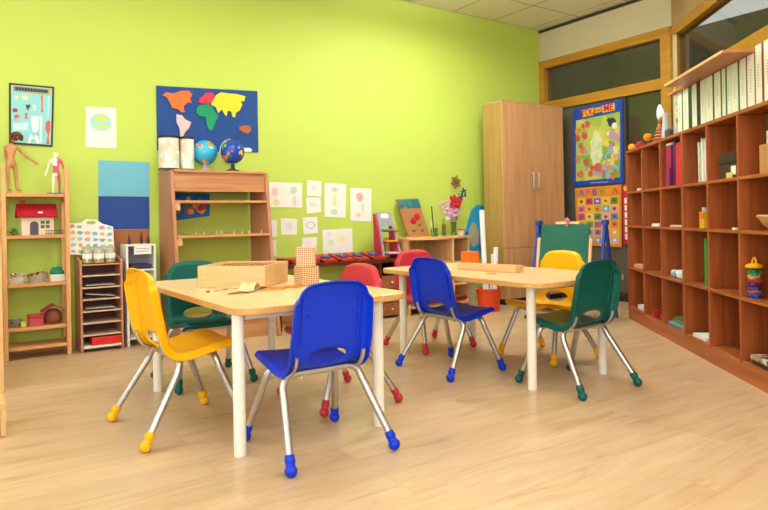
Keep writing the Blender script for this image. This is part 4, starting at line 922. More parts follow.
# ---------------------------------------------------------------- posters on the window wall
def wxz(px, py, d=.012): v = at_x(px, py, XC-d); return (v.y, v.z)
def wall_sheet(pts, mat, parent, oy, oz, x0, th=.002, name='sheet'):
    return MB().prism([(x0, y-oy, z-oz) for y, z in pts], (-th, 0, 0)).done(name, mat, parent)
y0, y1 = 4.765, 4.125
OY, OZ = 4.44, 1.68
t = thing('animal_poster', 'big blue-bordered poster titled YOU and ME on the dark panel', 'poster', (XC-.006, OY, OZ))
wall_sheet([(y0, 2.12), (y1, 2.135), (4.135, 1.25), (4.785, 1.24)], pl('#1c48b0', .45), t, OY, OZ, 0)
bl = [(4.73, 1.985), (4.16, 2.0), (4.17, 1.31), (4.745, 1.30)]
wall_sheet(bl, blobs('meadow_print', ['#a8c048', '#c4cc50', '#b8c860', '#90b040', '#d0cc60', '#b4c454', '#9cb848'], 9), t, OY, OZ, -.003, name='picture')
wall_sheet([(4.46+.09*math.cos(k*PI/8)*(1 if k % 2 else .75), 1.64+.20*math.sin(k*PI/8)) for k in range(16)], blobs('pale_print', ['#d8e0b0', '#cfe0c8', '#c4d8a0', '#dce4b8'], 20), t, OY, OZ, -.0055, .001, 'printed_pond')
pc = ['#d87848', '#c890c0', '#e0a030', '#88b8d8', '#d05858', '#e8d060', '#a8a0c8', '#e8e0d0', '#c06840', '#78a848']
for k in range(72):
    side = k % 4
    if side == 0: yy, zz = random.uniform(4.57, 4.71), random.uniform(1.34, 1.93)
    elif side == 1: yy, zz = random.uniform(4.19, 4.32), random.uniform(1.34, 1.9)
    elif side == 2: yy, zz = random.uniform(4.2, 4.7), random.uniform(1.33, 1.47)
    else: yy, zz = random.uniform(4.19, 4.34), random.uniform(1.5, 1.75)
    r = random.uniform(.02, .045)
    wall_sheet([(yy+r*math.cos(j*PI/4+.2)*random.uniform(.7, 1.1), zz+r*math.sin(j*PI/4+.2)*random.uniform(.8, 1.2)) for j in range(8)], pl(pc[k % 10], .6), t, OY, OZ, -.0068-.0002*k, .0002, 'printed_blossom')
for (yy, zz, r, col) in ((4.25, 1.90, .05, '#303440'), (4.22, 1.86, .035, '#e8e8e4'), (4.29, 1.93, .025, '#484858')):
    wall_sheet([(yy+r*math.cos(j*PI/5), zz+r*math.sin(j*PI/5)) for j in range(10)], pl(col, .6), t, OY, OZ, -.0152-(.001 if col == '#e8e8e4' else 0), .0005, 'printed_animal')
RT = (PI/2, 0, -PI/2)
red_p, yel_p = pl('#d82c30', .5), pl('#f0c020', .5)
def wtext(body, y, z, size, mat, parent, oy, oz, off=-.008, bold=.004, tilt_=0):
    return text(body, size, mat, parent, (off, y-oy, z-oz), (PI/2, tilt_, -PI/2), bold=bold)
for i, (a, b, c_, d) in enumerate(((4.64, 4.49, 2.01, 2.095), (4.475, 4.39, 2.03, 2.09), (4.375, 4.22, 2.02, 2.105))):
    wall_sheet([(a, c_), (b, c_+.005), (b, d), (a, d-.005)], yel_p, t, OY, OZ, -.004, .001, 'title_block')
wtext('YOU', 4.565, 2.053, .085, red_p, t, OY, OZ, bold=.003); wtext('and', 4.432, 2.06, .05, red_p, t, OY, OZ, bold=.001); wtext('ME', 4.298, 2.062, .095, red_p, t, OY, OZ, bold=.003)
for k in range(12): wall_sheet([(4.55-k*.02, 1.268), (4.538-k*.02, 1.268), (4.538-k*.02, 1.276), (4.55-k*.02, 1.276)], pl('#c8d0e8'), t, OY, OZ, -.0035, .0005, 'small_print')
# alphabet poster
OY, OZ = 4.44, .9
t = thing('alphabet_poster', 'orange alphabet poster with rows of small picture squares, below the big poster', 'poster', (XC-.006, OY, OZ))
wall_sheet([(4.765, 1.225), (4.16, 1.235), (4.165, .57), (4.75, .585)], pl('#e08a30', .5), t, OY, OZ, 0)
wall_sheet([(4.73, 1.11), (4.19, 1.12), (4.195, .60), (4.72, .61)], pl('#e8b838', .5), t, OY, OZ, -.003)
cc = ['#3468c0', '#d84040', '#e8a020', '#50a850', '#4848a8', '#d05090']
for i, ch in enumerate('АЗБУКА'): wtext(ch, 4.67-i*.088, 1.165, .088, pl(cc[(i*5+0) % 6], .5), t, OY, OZ, off=-.006, bold=.003)
cell = ['#e8c840', '#c83858', '#5868b8', '#e0c830', '#6a8a38', '#d868a0', '#e8b030', '#d8a038', '#58b0e0', '#e890b0', '#b048a0', '#e8d070', '#389868', '#e8a0b8', '#3890d8', '#c8b040', '#58a058', '#9868b8', '#d0a830', '#e88050', '#78c068', '#68a8d8', '#c868b0', '#d878b0', '#e0b848', '#b0d050', '#d86858', '#8098d0', '#88a838', '#b8a0d8']
for r_ in range(6):
    for c_ in range(5):
        yy, zz = 4.675-c_*.107, 1.068-r_*.085
        wall_sheet([(yy+.044, zz-.036), (yy-.044, zz-.034), (yy-.044, zz+.036), (yy+.044, zz+.034)], pl(cell[r_*5+c_], .5), t, OY, OZ, -.0055, .0006, 'picture_square')
        wall_sheet([(yy+.022*math.cos(j*PI/4), zz+.018*math.sin(j*PI/4)*random.uniform(.7, 1.2)) for j in range(8)], pl(random.choice(['#8a4030', '#e8e0d8', '#385c40', '#c84838', '#505868']), .6), t, OY, OZ, -.0066, .0006, 'printed_picture')
OY, OZ = 4.08, .95
t = thing('picture_poster', 'narrow red-bordered poster with white squares, half hidden by the bookshelf', 'poster', (XC-.012, OY, OZ))
wall_sheet([(4.145, 1.23), (3.95, 1.235), (3.95, .61), (4.145, .605)], pl('#c81c34', .5), t, OY, OZ, 0)
for k in range(6): 
    wall_sheet([(4.12, 1.03-k*.075), (4.05, 1.03-k*.075), (4.05, 1.09-k*.075), (4.12, 1.09-k*.075)], MT['paper'], t, OY, OZ, -.003, .0006, 'white_square')
    wall_sheet([(4.095, 1.045-k*.075), (4.065, 1.045-k*.075), (4.08, 1.078-k*.075)], pl(['#404040', '#d8a030', '#88a060', '#c04050', '#d8a850', '#707880'][k]), t, OY, OZ, -.004, .0006, 'printed_picture')
for yy, zz in ((4.17, 1.19), (4.12, 1.19)): wall_sheet([(yy-.01-.0+.022*math.cos(j), zz+.03*math.sin(j)) for j in range(6)], pl('#e8c030'), t, OY, OZ, -.003, .0006, 'printed_picture') if yy < 4.13 else None

# ---------------------------------------------------------------- chalkboard easel
ev = FWD*5.72+RIGHT*((571-384)/FPX*5.72)
ER = -YAW-math.radians(38)
t = thing('chalkboard_easel', 'blue childrens easel with green chalkboard standing before the wardrobe', 'easel', (ev.x, ev.y, 0), ER)
HT2, w = .83, .305
bl_ = pl('#1a44a8', .4)
for sx in (-w, w):
    for sg in (-1, 1):
        MB().tube([(sx, sg*.012, HT2+.02), (sx*1.03, sg*.23, .0)], .0155, 10).done('leg', bl_, t, smooth='auto')
    MB().b2((sx-.02, -.045, HT2+.0), (sx+.02, .045, HT2+.045)).done('hinge', bl_, t, bevel=.005)
    MB().tube([(sx, -.105, .42), (sx, .105, .42)], .010, 8).done('side_brace', bl_, t)
tz = lambda z: -.052-(HT2-z)*.2
def eb(x0, x1, z0, z1, d, th, name, mat, **k):
    return MB().prism([(x0, tz(z0)-d, z0), (x1, tz(z0)-d, z0), (x1, tz(z1)-d, z1), (x0, tz(z1)-d, z1)], (0, -th, 0)).done(name, mat, t, **k)
eb(-.250, .190, .32, HT2+.01, 0, .012, 'chalkboard', plain('chalkboard_green', '#1c6450', .75, var=.18, scale=6))
eb(-.282, -.254, .34, .72, 0, .014, 'wooden_strip', MT['maple']); eb(.194, .220, .34, .72, 0, .014, 'wooden_strip', MT['maple'])
eb(-.12, .10, HT2+.012, HT2+.034, 0, .012, 'wooden_clip_bar', MT['maple'])
eb(-.285, .285, .285, .315, 0, .05, 'chalk_tray', bl_)
MB().tube([(-.01, tz(.8)-.016, HT2-.01), (-.005, tz(.8)-.02, HT2+.07)], .008, 8).ball((-.02, tz(.8)-.022, HT2+.045), .012, 8).ball((.01, tz(.8)-.022, HT2+.045), .012, 8).done('pink_clip', pl('#e08cb0', .5), t)
for k, pts in enumerate(([(-.12, .60), (-.06, .66), (-.02, .60), (-.07, .54), (-.12, .60)], [(.05, .70), (.09, .74), (.12, .69), (.15, .72)], [(.0, .5), (.06, .53), (.1, .49)])):
    MB().tube([(x, tz(z)-.0125, z) for x, z in pts], .0016, 4).done('chalk_line', pl('#3c806c', .9), t)

# ---------------------------------------------------------------- things on the near table
zt = Z1+.0008
a, b, c_ = at_z(197.8, 287.8, zt), at_z(265.2, 287.8, zt), at_z(285.7, 280.5, zt)
ang = math.atan2(b.y-a.y, b.x-a.x); LB = (b-a).length; WB = .36; hb = .108
t = thing('wooden_tray_box', 'open square wooden box with bead bars inside, on the near table', 'box', (a.x, a.y, zt), ang)
MB().b2((0, 0, 0), (LB, .012, hb)).done('wall', MT['lightbox'], t, bevel=.0015); MB().b2((0, WB-.012, 0), (LB, WB, hb)).done('wall', MT['lightbox'], t, bevel=.0015)
MB().b2((0, .0125, 0), (.012, WB-.0125, hb)).done('wall', MT['lightbox'], t, bevel=.0015); MB().b2((LB-.012, .0125, 0), (LB, WB-.0125, hb)).done('wall', MT['lightbox'], t, bevel=.0015)
MB().b2((.0125, .0125, 0), (LB-.0125, WB-.0125, .092)).done('inner_tray', MT['lightbox'], t)
for k in range(22):
    o = MB(); o.tube([(.05+k*.0128, WB*.5, .0975), (.05+k*.0128, WB*.93, .0975)], .0050, 6); o.done('bead_bar', pl(['#b4743c', '#8a4424'][k % 2], .4), t)
cube = grid_mat('bead_cube', '#ecd0a0', '#984420', .0095, .33)
v = at_z(305, 286, zt); S = .095
q = Matrix.Rotation(0, 4, 'Z')
lo = MB().box((0, 0, S/2), (S, S, S)).done('bead_cube', cube, bevel=.001)
r1 = -YAW+math.radians(32)
cen = Vector((v.x, v.y, 0)) + Vector((math.cos(r1), math.sin(r1), 0))*S/2 + Vector((-math.sin(r1), math.cos(r1), 0))*S/2
lo.location = (cen.x, cen.y, zt); lo.rotation_euler.z = r1
tag(lo, 'lower grid-patterned wooden bead cube turned edge-on, on the near table', 'cube', 'bead cubes on the near table')
lo.location.x -= .012; lo.location.y += .008; cen = Vector((lo.location.x, lo.location.y, 0))
up = lo.copy(); C.objects.link(up); up.location = (cen.x-.0, cen.y, zt+S+.0005); up.rotation_euler.z = -YAW+.05; up['label'] = 'upper grid-patterned wooden bead cube, stacked on the lower one'
sheet_m = wood('thin_sheet', '#d8b078', '#f0d09c', 'X', 1)
sp = [(226, 289, .2, .11, .05, 'thin wooden bead plate at the left of the loose pile'), (238, 291, -.5, .11, .07, 'wooden bead plate at the middle of the loose pile'), (250, 291, .9, .13, .07, 'wooden bead plate tilted up on the loose pile'), (238, 293, -.2, .10, .06, 'wooden bead plate nearest the table edge in the loose pile'), (258, 289, .4, .09, .06, 'small wooden bead plate right in the loose pile')]
for k, (px, py, rz, l, w_, lab) in enumerate(sp):
    p = at_z(px, py, zt); h_ = (.006, .016, .030, .010, .012)[k]; m = MB()
    m.prism([(-l/2+l*i/10, -w_/2, .001+h_*math.sin(PI*i/10)) for i in range(11)]+[(-l/2+l*i/10, -w_/2, .0042+h_*math.sin(PI*i/10)) for i in range(10, -1, -1)], (0, w_, 0))
    o = m.done('bead_plate', sheet_m, loc=(p.x, p.y, zt+(.0, .0008, .006, .0008, .0)[k]+.0002), rz=rz); tag(o, lab, 'plate', 'loose wooden bead plates')
og = grid_mat('amber_grid', '#e8a030', '#d07c14', .008, .3)
for k, (px, py, rz, w_, lab) in enumerate(((274, 289, .1, .095, 'left amber bead square lying flat right of the loose pile'), (291, 287, -.2, .085, 'right amber bead square lying flat near the cubes'))):
    p = at_z(px, py, zt); o = MB().prism([(-w_/2, -w_/2, 0), (w_/2, -w_/2, 0), (w_*.6, w_/2, 0), (-w_*.3, w_/2, 0)], (0, 0, .006)).done('bead_square', og, loc=(p.x, p.y, zt), rz=rz-YAW); tag(o, lab, 'bead square', 'amber bead squares')
for px, py, lab in ((208, 292.8, 'little brown bead lying alone at the left of the near table'), (215, 291.5, 'pale wooden bead beside the brown one on the near table')):
    p = at_z(px, py, zt); o = MB().ball((0, 0, .006), .006, 10, (1.8, 1.2, 1)).done('bead', pl('#a86c40' if px == 208 else '#d8b880'), loc=(p.x, p.y, zt), smooth=True); tag(o, lab, 'bead')

# ---------------------------------------------------------------- things on the far table
zt = Z2+.0008
a, b = at_z(457, 269.6, zt), at_z(515.5, 273.2, zt)
ang = math.atan2(b.y-a.y, b.x-a.x); LB = (b-a).length; WB = .085; hb = .042
if LB > .62: LB = .62
org = b-(b-a).normalized()*LB
t = thing('long_tray', 'long pale wooden tray lying across the far table', 'tray', (org.x, org.y, zt), ang)
MB().b2((0, 0, 0), (LB, .008, hb)).done('wall', MT['lightbox'], t, bevel=.001); MB().b2((0, WB-.008, 0), (LB, WB, hb)).done('wall', MT['lightbox'], t, bevel=.001)
MB().b2((0, .0085, 0), (.008, WB-.0085, hb)).done('wall', MT['lightbox'], t); MB().b2((LB-.008, .0085, 0), (LB, WB-.0085, hb)).done('wall', MT['lightbox'], t)
MB().b2((.0085, .0085, 0), (LB-.0085, WB-.0085, .02)).done('base', MT['lightbox'], t)
p = at_z(470, 265.2, zt+.0)
p = at_z(468, 264.6, zt)
o = MB().box((0, 0, .046), (.092, .092, .092)).done('orange_cube', pl('#e8701c', .45), loc=(p.x+.02, p.y-.0, zt), rz=-YAW+.42, bevel=.002); tag(o, 'orange cube standing on the far table behind the long tray', 'cube')
p = at_z(491.5, 273.8, zt); o = MB().box((0, 0, .003), (.06, .012, .006)).done('orange_stick', pl('#f0981c', .45), loc=(p.x, p.y, zt), rz=-YAW-.1, bevel=.001); tag(o, 'short orange stick in front of the long tray', 'stick')

# ================================================================== bookshelves along the diagonal wall
ZL = [1.475, 1.115, .82, .455, .105]
def shelf_case(label, s0, cols, cw):
    t = thing('cubby_bookshelf', label, 'bookshelf', rw(s0, 0, 0), RROT, 'open cubby bookshelves along the diagonal wall')
    L = cols*cw; D = .36
    MB().b2((0, 0, ZL[0]-.022), (L, D, ZL[0])).done('top_board', MT['redwood_h'], t, bevel=.002)
    for k in range(cols+1):
        x = k*cw; x0, x1 = (0, .018) if k == 0 else ((L-.018, L) if k == cols else (x-.009, x+.009))
        MB().b2((x0, .001, 0 if k in (0, cols) else ZL[4]), (x1, D-.008, ZL[0]-.0225)).done('upright', MT['redwood'], t, bevel=.0015)
    for k in range(cols):
        x0 = k*cw+(.0185 if k == 0 else .0095); x1 = (k+1)*cw-(.0185 if k == cols-1 else .0095)
        for z in ZL[1:]: MB().b2((x0, .003, z-.018), (x1, D-.009, z)).done('shelf_board', MT['redwood_h'], t, bevel=.001)
    MB().b2((.019, D-.007, .08), (L-.019, D, ZL[0]-.0225)).done('back_panel', MT['redwood'], t)
    MB().b2((.019, .0, 0), (L-.019, .016, ZL[4]-.0185)).done('plinth', MT['redwood_h'], t)
    return t
CW1, CW2 = .44, .415
shelf_case('far reddish cubby bookshelf, three columns, holding folders and topped with flowers', .02, 3, CW1)
S2 = .02+3*CW1+.001
shelf_case('near reddish cubby bookshelf running off the right edge, topped with white binders', S2, 4, CW2)
def col_s(c): return .02+(c+.5)*CW1 if c < 3 else S2+(c-3+.5)*CW2
def rl(px, py, t=0):
    r = ray(px, py); q = EYE+r*((P0+RN*t-EYE).dot(RN)/r.dot(RN)); d = q-P0; return -(d.dot(RD)), q.z
def rs(px, t): return rl(px, 215, t)[0]
E_ = .0006
def put(mb, name, label, cat, s, t, z, mat, group=None, turn=0, **k):
    o = mb.done(name, mat, loc=rw(s, t, z+E_), rz=RROT+turn, **k); return tag(o, label, cat, group)
def rthing(name, label, cat, s, t, z, turn=0, group=None): return thing(name, label, cat, rw(s, t, z+E_), RROT+turn, group)
def upright_file(s, t, z, w, h, d, col, label, leanx=0, name='folder', cat='folder', group='folders in the far bookshelf'):
    m = MB().prism([(0, 0, 0), (w, 0, 0), (w+leanx, 0, h), (leanx, 0, h)], (0, d, 0)); return put(m, name, label, cat, s, t, z, pl(col, .45), group)
# row 1
upright_file(.80, .07, ZL[1], .012, .25, .22, '#58b0d8', 'light blue folder standing at the right of the second cubby, top row')
mg = thing('folder', 'big magenta folder with pale top edge in the third cubby, top row', 'folder', rw(.925, .03, ZL[1]+E_), RROT, 'folders in the far bookshelf')
MB().prism([(0, 0, 0), (.115, 0, 0), (.135, 0, .30), (.035, 0, .30), (.03, 0, .12)], (0, .24, 0)).done('cover', pl('#a01858', .45), mg)
MB().prism([(.0355, .001, .3003), (.135, .001, .3003), (.136, .001, .316), (.036, .001, .316)], (0, .22, 0)).done('paper_edge', MT['paper'], mg)
upright_file(1.075, .04, ZL[1], .035, .325, .22, '#2c2c70', 'navy folder between the magenta and red ones, top row', .004)
upright_file(1.118, .04, ZL[1], .025, .29, .22, '#8c2064', 'purple folder next to the red one in the third cubby, top row', .004)
upright_file(1.152, .03, ZL[1], .09, .30, .23, '#d02030', 'bright red folder at the right of the third cubby, top row', .01)
put(MB().tube([(0, 0, .0), (.0, 0, .13)], .005, 8), 'pen', 'dark blue pen standing before the magenta folder', 'pen', 1.058, .022, ZL[1], pl('#20286c'))
s = rs(702, .06)
for k, (dx, w, h, lab) in enumerate(((-.03, .018, .26, 'leftmost leaning sheaf of white papers in the near bookshelf, top row'), (.024, .02, .28, 'middle leaning sheaf of white papers in the near bookshelf, top row'), (.082, .022, .27, 'right sheaf of white papers in the near bookshelf, top row'))):
    put(MB().prism([(0, 0, 0), (w, 0, 0), (w-.004, 0, h), (-.008, 0, h+.01)], (0, .22, 0)), 'paper_sheaf', lab, 'papers', s+dx-.015, .06, ZL[1], MT['paper'] if k else pl('#d4dccc'), 'leaning paper sheaves')
s = col_s(4)
t = rthing('storage_box', 'dark brown lidded box with white label in the near bookshelf, top row', 'box', s+.01, .16, ZL[1])
MB().b2((-.12, -.12, 0), (.10, .12, .115)).done('body', pl('#3a241c', .5), t, bevel=.003); MB().b2((-.128, -.128, .09), (.108, .128, .15)).done('lid', pl('#2c1a16', .5), t, bevel=.004)
MB().b2((.03, -.1215, .02), (.09, -.1202, .07)).done('white_label', MT['paper'], t); MB().b2((-.03, -.1235, .003), (.05, -.1203, .035)).done('yellow_label', pl('#e0c470'), t)
put(MB().b2((-.02, -.08, 0), (.02, .08, .13)), 'green_book', 'dark green book beside the dark lidded box', 'book', s+.15, .14, ZL[1], pl('#1c5040'))
s = col_s(5)
t = rthing('cardboard_box', 'light cardboard box in the last top cubby at the right edge', 'box', s+.055, .17, ZL[1]); MB().b2((-.12, -.12, 0), (.12, .12, .155)).done('carton', pl('#b88650', .7), t, bevel=.002); MB().b2((-.03, -.121, .03), (.03, -.1203, .155)).done('tape', pl('#c89c68'), t)
put(MB().b2((-.085, -.1, 0), (.085, .1, .07)), 'white_box', 'small white box on top of the cardboard box', 'box', s+.055, .17, ZL[1]+.1555, pl('#dcdcc0'), bevel=.003)
put(MB().b2((-.09, -.1, 0), (.08, .1, .085)), 'black_box', 'black box topmost on the pile over the cardboard box', 'box', s+.055, .17, ZL[1]+.2270, pl('#1c1818', .4), bevel=.003)
# row 2
put(MB().b2((-.03, -.04, 0), (.03, .04, .02)), 'white_card', 'tiny white card at the front of the first cubby, second shelf line', 'card', col_s(0)+.06, .06, ZL[1], MT['paper'])
put(MB().b2((-.08, -.03, 0), (.09, .06, .022)), 'paper_pad', 'white paper pad at the front of the second cubby, second row', 'pad', col_s(1)+.05, .045, ZL[2], MT['paper'])
put(MB().b2((-.02, -.02, 0), (.025, .02, .12)), 'small_grey_box', 'small grey box standing in the second cubby, second row', 'box', col_s(1)+.02, .16, ZL[2], pl('#a09c98'))
put(MB().b2((-.16, -.08, 0), (.16, .1, .014)), 'flat_book', 'thin pale book lying in the third cubby, second row', 'book', col_s(2), .13, ZL[2], pl('#d8c8a0'), bevel=.001)
s = rs(702, .06)
t = rthing('medicine_box', 'yellow and orange small box with white cap in the near bookshelf, second row', 'box', s+.03, .07, ZL[2])
MB().b2((-.035, -.025, 0), (.035, .025, .105)).done('carton', pl('#e8b81c', .4), t, bevel=.001); MB().b2((-.0353, -.0258, .06), (.0353, -.0252, .10)).done('orange_band', pl('#e0761c', .4), t); MB().cyl((0, 0, .1055), .02, .03, 16).done('cap', pl('#b8b0a8'), t, smooth='auto'); MB().cyl((0, -.026, .04), .012, .0015, 12).done('red_spot', pl('#d83c20'), t)
s = col_s(4)
put(MB().tube([(0, 0, .006), (.11, -.01, .006)], .006, 8), 'blue_pen', 'blue pen lying in the near bookshelf, second row', 'pen', s+.07, .06, ZL[2]+.0, pl('#2c70c8'))
put(MB().b2((-.02, -.02, 0), (.02, .02, .012)), 'eraser', 'small white eraser at the front of the near bookshelf, second row', 'eraser', s+.13, .03, ZL[2], MT['paper'])
s = col_s(5)
t = rthing('wicker_basket', 'round shallow wicker basket in the near bookshelf, second row', 'basket', s+.02, .16, ZL[2])
wick = blobs('wicker', ['#d8a868', '#c08c4c', '#e8c080', '#b88040'], 60)
m = MB(); m.lathe([(0, 0), (.085, 0), (.125, .03), (.15, .07), (.143, .07), (.118, .033), (.08, .008), (0, .008)], seg=36); m.done('bowl', wick, t, smooth='auto')
MB().lathe([(.140, .070), (.154, .070), (.156, .078), (.148, .084), (.140, .078)], seg=36).done('rim', wick, t, smooth='auto')
# row 3
put(MB().b2((-.17, -.1, 0), (.17, .1, .028)), 'board_box', 'flat beige box in the first cubby, third row', 'box', col_s(0), .14, ZL[3], pl('#d8a874'), bevel=.002)
t = rthing('tissue_pack', 'blue and white plastic pack in the third cubby, third row', 'pack', col_s(2)-.02, .1, ZL[3])
MB().prism(rrect(-.13, -.06, .13, .06, .02, 0), (0, 0, .05)).done('wrapper', blobs('pack_print', ['#e8eef4', '#c8dcec', '#5890c8', '#f0f0f0'], 22), t, bevel=.012)
s = rs(704, .06)
upright_file(s+.02, .05, ZL[3], .035, .30, .2, '#2c9c3c', 'green folder standing in the near bookshelf, third row', 0, group='tall items in the third row')
upright_file(s+.062, .06, ZL[3], .02, .33, .2, '#c02c38', 'red folder beside the green one, third row', .0, group='tall items in the third row')
upright_file(s+.088, .06, ZL[3], .018, .31, .2, '#dcdce4', 'white folder beside the red one, third row', .0, group='tall items in the third row')
# jar of coloured letters
s = rs(750, .07)
t = rthing('letter_jar', 'clear plastic jar of colourful magnetic letters with a yellow lid', 'jar', 2.228, .055, ZL[3])
R_, Hj = .044, .165
MB().lathe([(0, 0), (R_, 0), (R_+.001, .004), (R_, Hj*.5), (R_-.002, Hj*.86), (R_*.72, Hj*.98)], seg=32).done('jar_body', glassy('jar_clear', (.98, .98, .98), .03, .03), t, smooth='auto')
lay = [('#2454c8', 0, .022), ('#f06a1c', .022, .042), ('#2848b0', .040, .05), ('#7c2868', .048, .085), ('#d82840', .080, .105), ('#f0c01c', .098, .12), ('#149c68', .115, .145)]
for (col, za, zb) in lay:
    m = MB()
    for k in range(44):
        a, r = random.uniform(0, 2*PI), (R_-.016)*math.sqrt(random.uniform(.25, 1)); z = random.uniform(za+.008, zb)
        if random.random() < .5: m.box((r*math.cos(a), r*math.sin(a), z), (.022, .006, .008), rz=random.uniform(0, 3), ry=random.uniform(-.8, .8))
        else: m.tube([(r*math.cos(a)+.008*math.cos(j), r*math.sin(a)+.003*math.sin(a), z+.007*math.sin(j)) for j in (0, 1, 2, 3, 4)], .0032, 5)
    m.done('plastic_letters', pl(col, .35), t)['kind'] = 'stuff'
MB().lathe([(0, Hj*.985), (R_*1.0, Hj*.985), (R_*1.04, Hj*1.0), (R_*1.04, Hj*1.05), (R_*.7, Hj*1.11), (R_*.25, Hj*1.14), (0, Hj*1.14)], seg=32).done('lid', pl('#f0b80c', .35), t, smooth='auto')
MB().tube([(-.022, 0, Hj*1.11), (-.020, 0, Hj*1.22), (-.008, 0, Hj*1.30), (.008, 0, Hj*1.30), (.020, 0, Hj*1.22), (.022, 0, Hj*1.11)], .0055, 8).done('handle', pl('#f0b80c', .35), t, smooth='auto')
# row 4
put(MB().b2((-.10, -.07, 0), (.10, .09, .035)), 'paper_stack', 'stack of white papers in the first cubby, bottom row', 'papers', col_s(0)+.02, .11, ZL[4], MT['paper'])
put(MB().b2((-.02, -.02, 0), (.02, .02, .06)), 'red_block', 'small red block in the second cubby, bottom row', 'block', rs(657, .04)-.03, .03, ZL[4], pl('#c02030'))
for k, (w, d, h, col, lab) in enumerate(((.165, .12, .02, '#68a8c8', 'light blue flat book at the bottom of the pile, bottom row'), (.13, .10, .022, '#7a8848', 'olive green book in the middle of the pile, bottom row'), (.11, .09, .018, '#58703c', 'dark green book on top of the pile, bottom row'))):
    z = ZL[4]+[0, .021, .044][k]; put(MB().b2((-w, -d, 0), (w, d, h)), 'flat_book', lab, 'book', col_s(2)-.01, .15, z, pl(col), 'pile of books in the bottom row', bevel=.002)
put(MB().b2((-.11, -.07, 0), (.10, .08, .02)), 'paper_stack', 'white folded paper in the fourth cubby, bottom row', 'papers', col_s(3)-.0, .09, ZL[4], MT['paper'])
put(MB().b2((-.03, -.01, 0), (.03, .01, .016)), 'red_crayon_box', 'small red crayon box in the near bookshelf, bottom row', 'box', col_s(4)+.12, .05, ZL[4], pl('#b82838'))
t = rthing('board_game', 'dark board-game box with pale printed side at the right edge, bottom row', 'box', col_s(5)+.03, .14, ZL[4])
MB().b2((-.15, -.12, 0), (.15, .12, .045)).done('box_base', pl('#2c1c20', .4), t, bevel=.003); MB().b2((-.155, -.125, .0255), (.155, .125, .05)).done('box_lid', blobs('game_print', ['#d8d0c4', '#5a3038', '#a88c70', '#3a2830'], 16), t, bevel=.003)

# ---------------------------------------------------------------- on top of the bookshelves
ZT = ZL[0]
for k, (px, col, lab) in enumerate(((632, '#f0a81c', 'yellow-orange pompom flower at the far end on the bookshelf'), (638.5, '#b82838', 'dark red pompom flower between the yellow and orange ones'), (645.5, '#ec8c1c', 'orange pompom flower standing a little higher on the bookshelf'))):
    s, _ = rl(px, 145, .08); R2 = .036
    t = rthing('pompom_flower', lab, 'flower', s, .08+.01*k, ZT, 0, 'pompom flowers on the bookshelf')
    up_ = .045 if k == 2 else 0
    m = MB()
    for j in range(60):
        a, b = j*2.399, math.acos(1-2*(j+.5)/60); v = Vector((math.sin(b)*math.cos(a), math.sin(b)*math.sin(a), math.cos(b)))
        m.ball(v*R2*.72+Vector((0, 0, R2+up_+.004)), R2*.28, 6)
    m.done('blossom', plain('pompom_%d' % k, col, .8, var=.25, scale=50), t, smooth=True)
    MB().ball((0, -.028, R2*1.3+up_), .008, 8).done('centre', pl('#c04818'), t)
    MB().tube([(.0, .0, .004+up_*.1), (.0, 0, up_+.012)] if up_ else [(.03, .01, .005), (.09, .02, .005)], .004, 6).done('stem', pl('#5a6c38'), t)
# brown carved tower
s, _ = rl(658, 130, .12)
t = rthing('carved_figure', 'brown layered wooden tower figure on the bookshelf beside the white vase', 'figurine', .60, .11, ZT)
for k in range(6):
    r = .068-.009*k
    MB().lathe([(0, 0), (r*.85, 0), (r, .009), (r*.9, .019), (r*.6, .0255), (0, .0255)], (0, 0, k*.026), 14).done('layer', plain('carved_wood', '#a8683c', .6, var=.3, scale=60), t, smooth='auto')
MB().ball((0, 0, .172), .020, 12, (1, 1, 1.2)).done('finial', plain('carved_wood2', '#9c5c34', .6, var=.3, scale=60), t, smooth=True)
s, _ = rl(668.5, 115, .10)
t = rthing('white_vase', 'tall white vase with a fan-shaped paper cone on the bookshelf', 'vase', .85, .07, ZT)
MB().lathe([(0, 0), (.028, 0), (.034, .05), (.026, .12), (.022, .17), (.03, .2), (.024, .2), (0, .18)], seg=22).done('vase', pl('#c8c4cc', .3), t, smooth='auto')
MB().lathe([(.004, 0), (.062, .115), (.055, .118), (0, .006)], (.0, -.01, .20), 24, Matrix.Rotation(-1.35, 4, 'Y') @ Matrix.Diagonal((1, .35, 1, 1))).done('paper_cone', MT['paper'], t, smooth='auto')
s, _ = rl(676, 115, .14)
t = rthing('doll', 'small grey-clothed doll with a light blue cap before the first binder', 'doll', .98, .13, ZT)
MB().lathe([(0, 0), (.05, 0), (.045, .10), (.026, .19), (0, .2)], seg=18).done('dress', pl('#b4b8ac', .7), t, smooth='auto')
MB().ball((0, 0, .225), .03, 16).done('head', pl('#d8c8b8', .6), t, smooth=True)
MB().lathe([(.031, 0), (.033, .01), (.026, .034), (0, .044)], (0, 0, .232), 16).done('cap', pl('#78b0dc', .5), t, smooth='auto')
MB().ball((.03, -.025, .12), .02, 10).done('green_bow', pl('#48905c', .7), t, smooth=True)
put(MB().lathe([(0, 0), (.028, 0), (.03, .05), (.02, .062), (0, .064)], seg=16), 'small_pot', 'small dark pot right before the first binder', 'pot', 1.00, .04, ZT, pl('#5a4444', .4), smooth='auto')
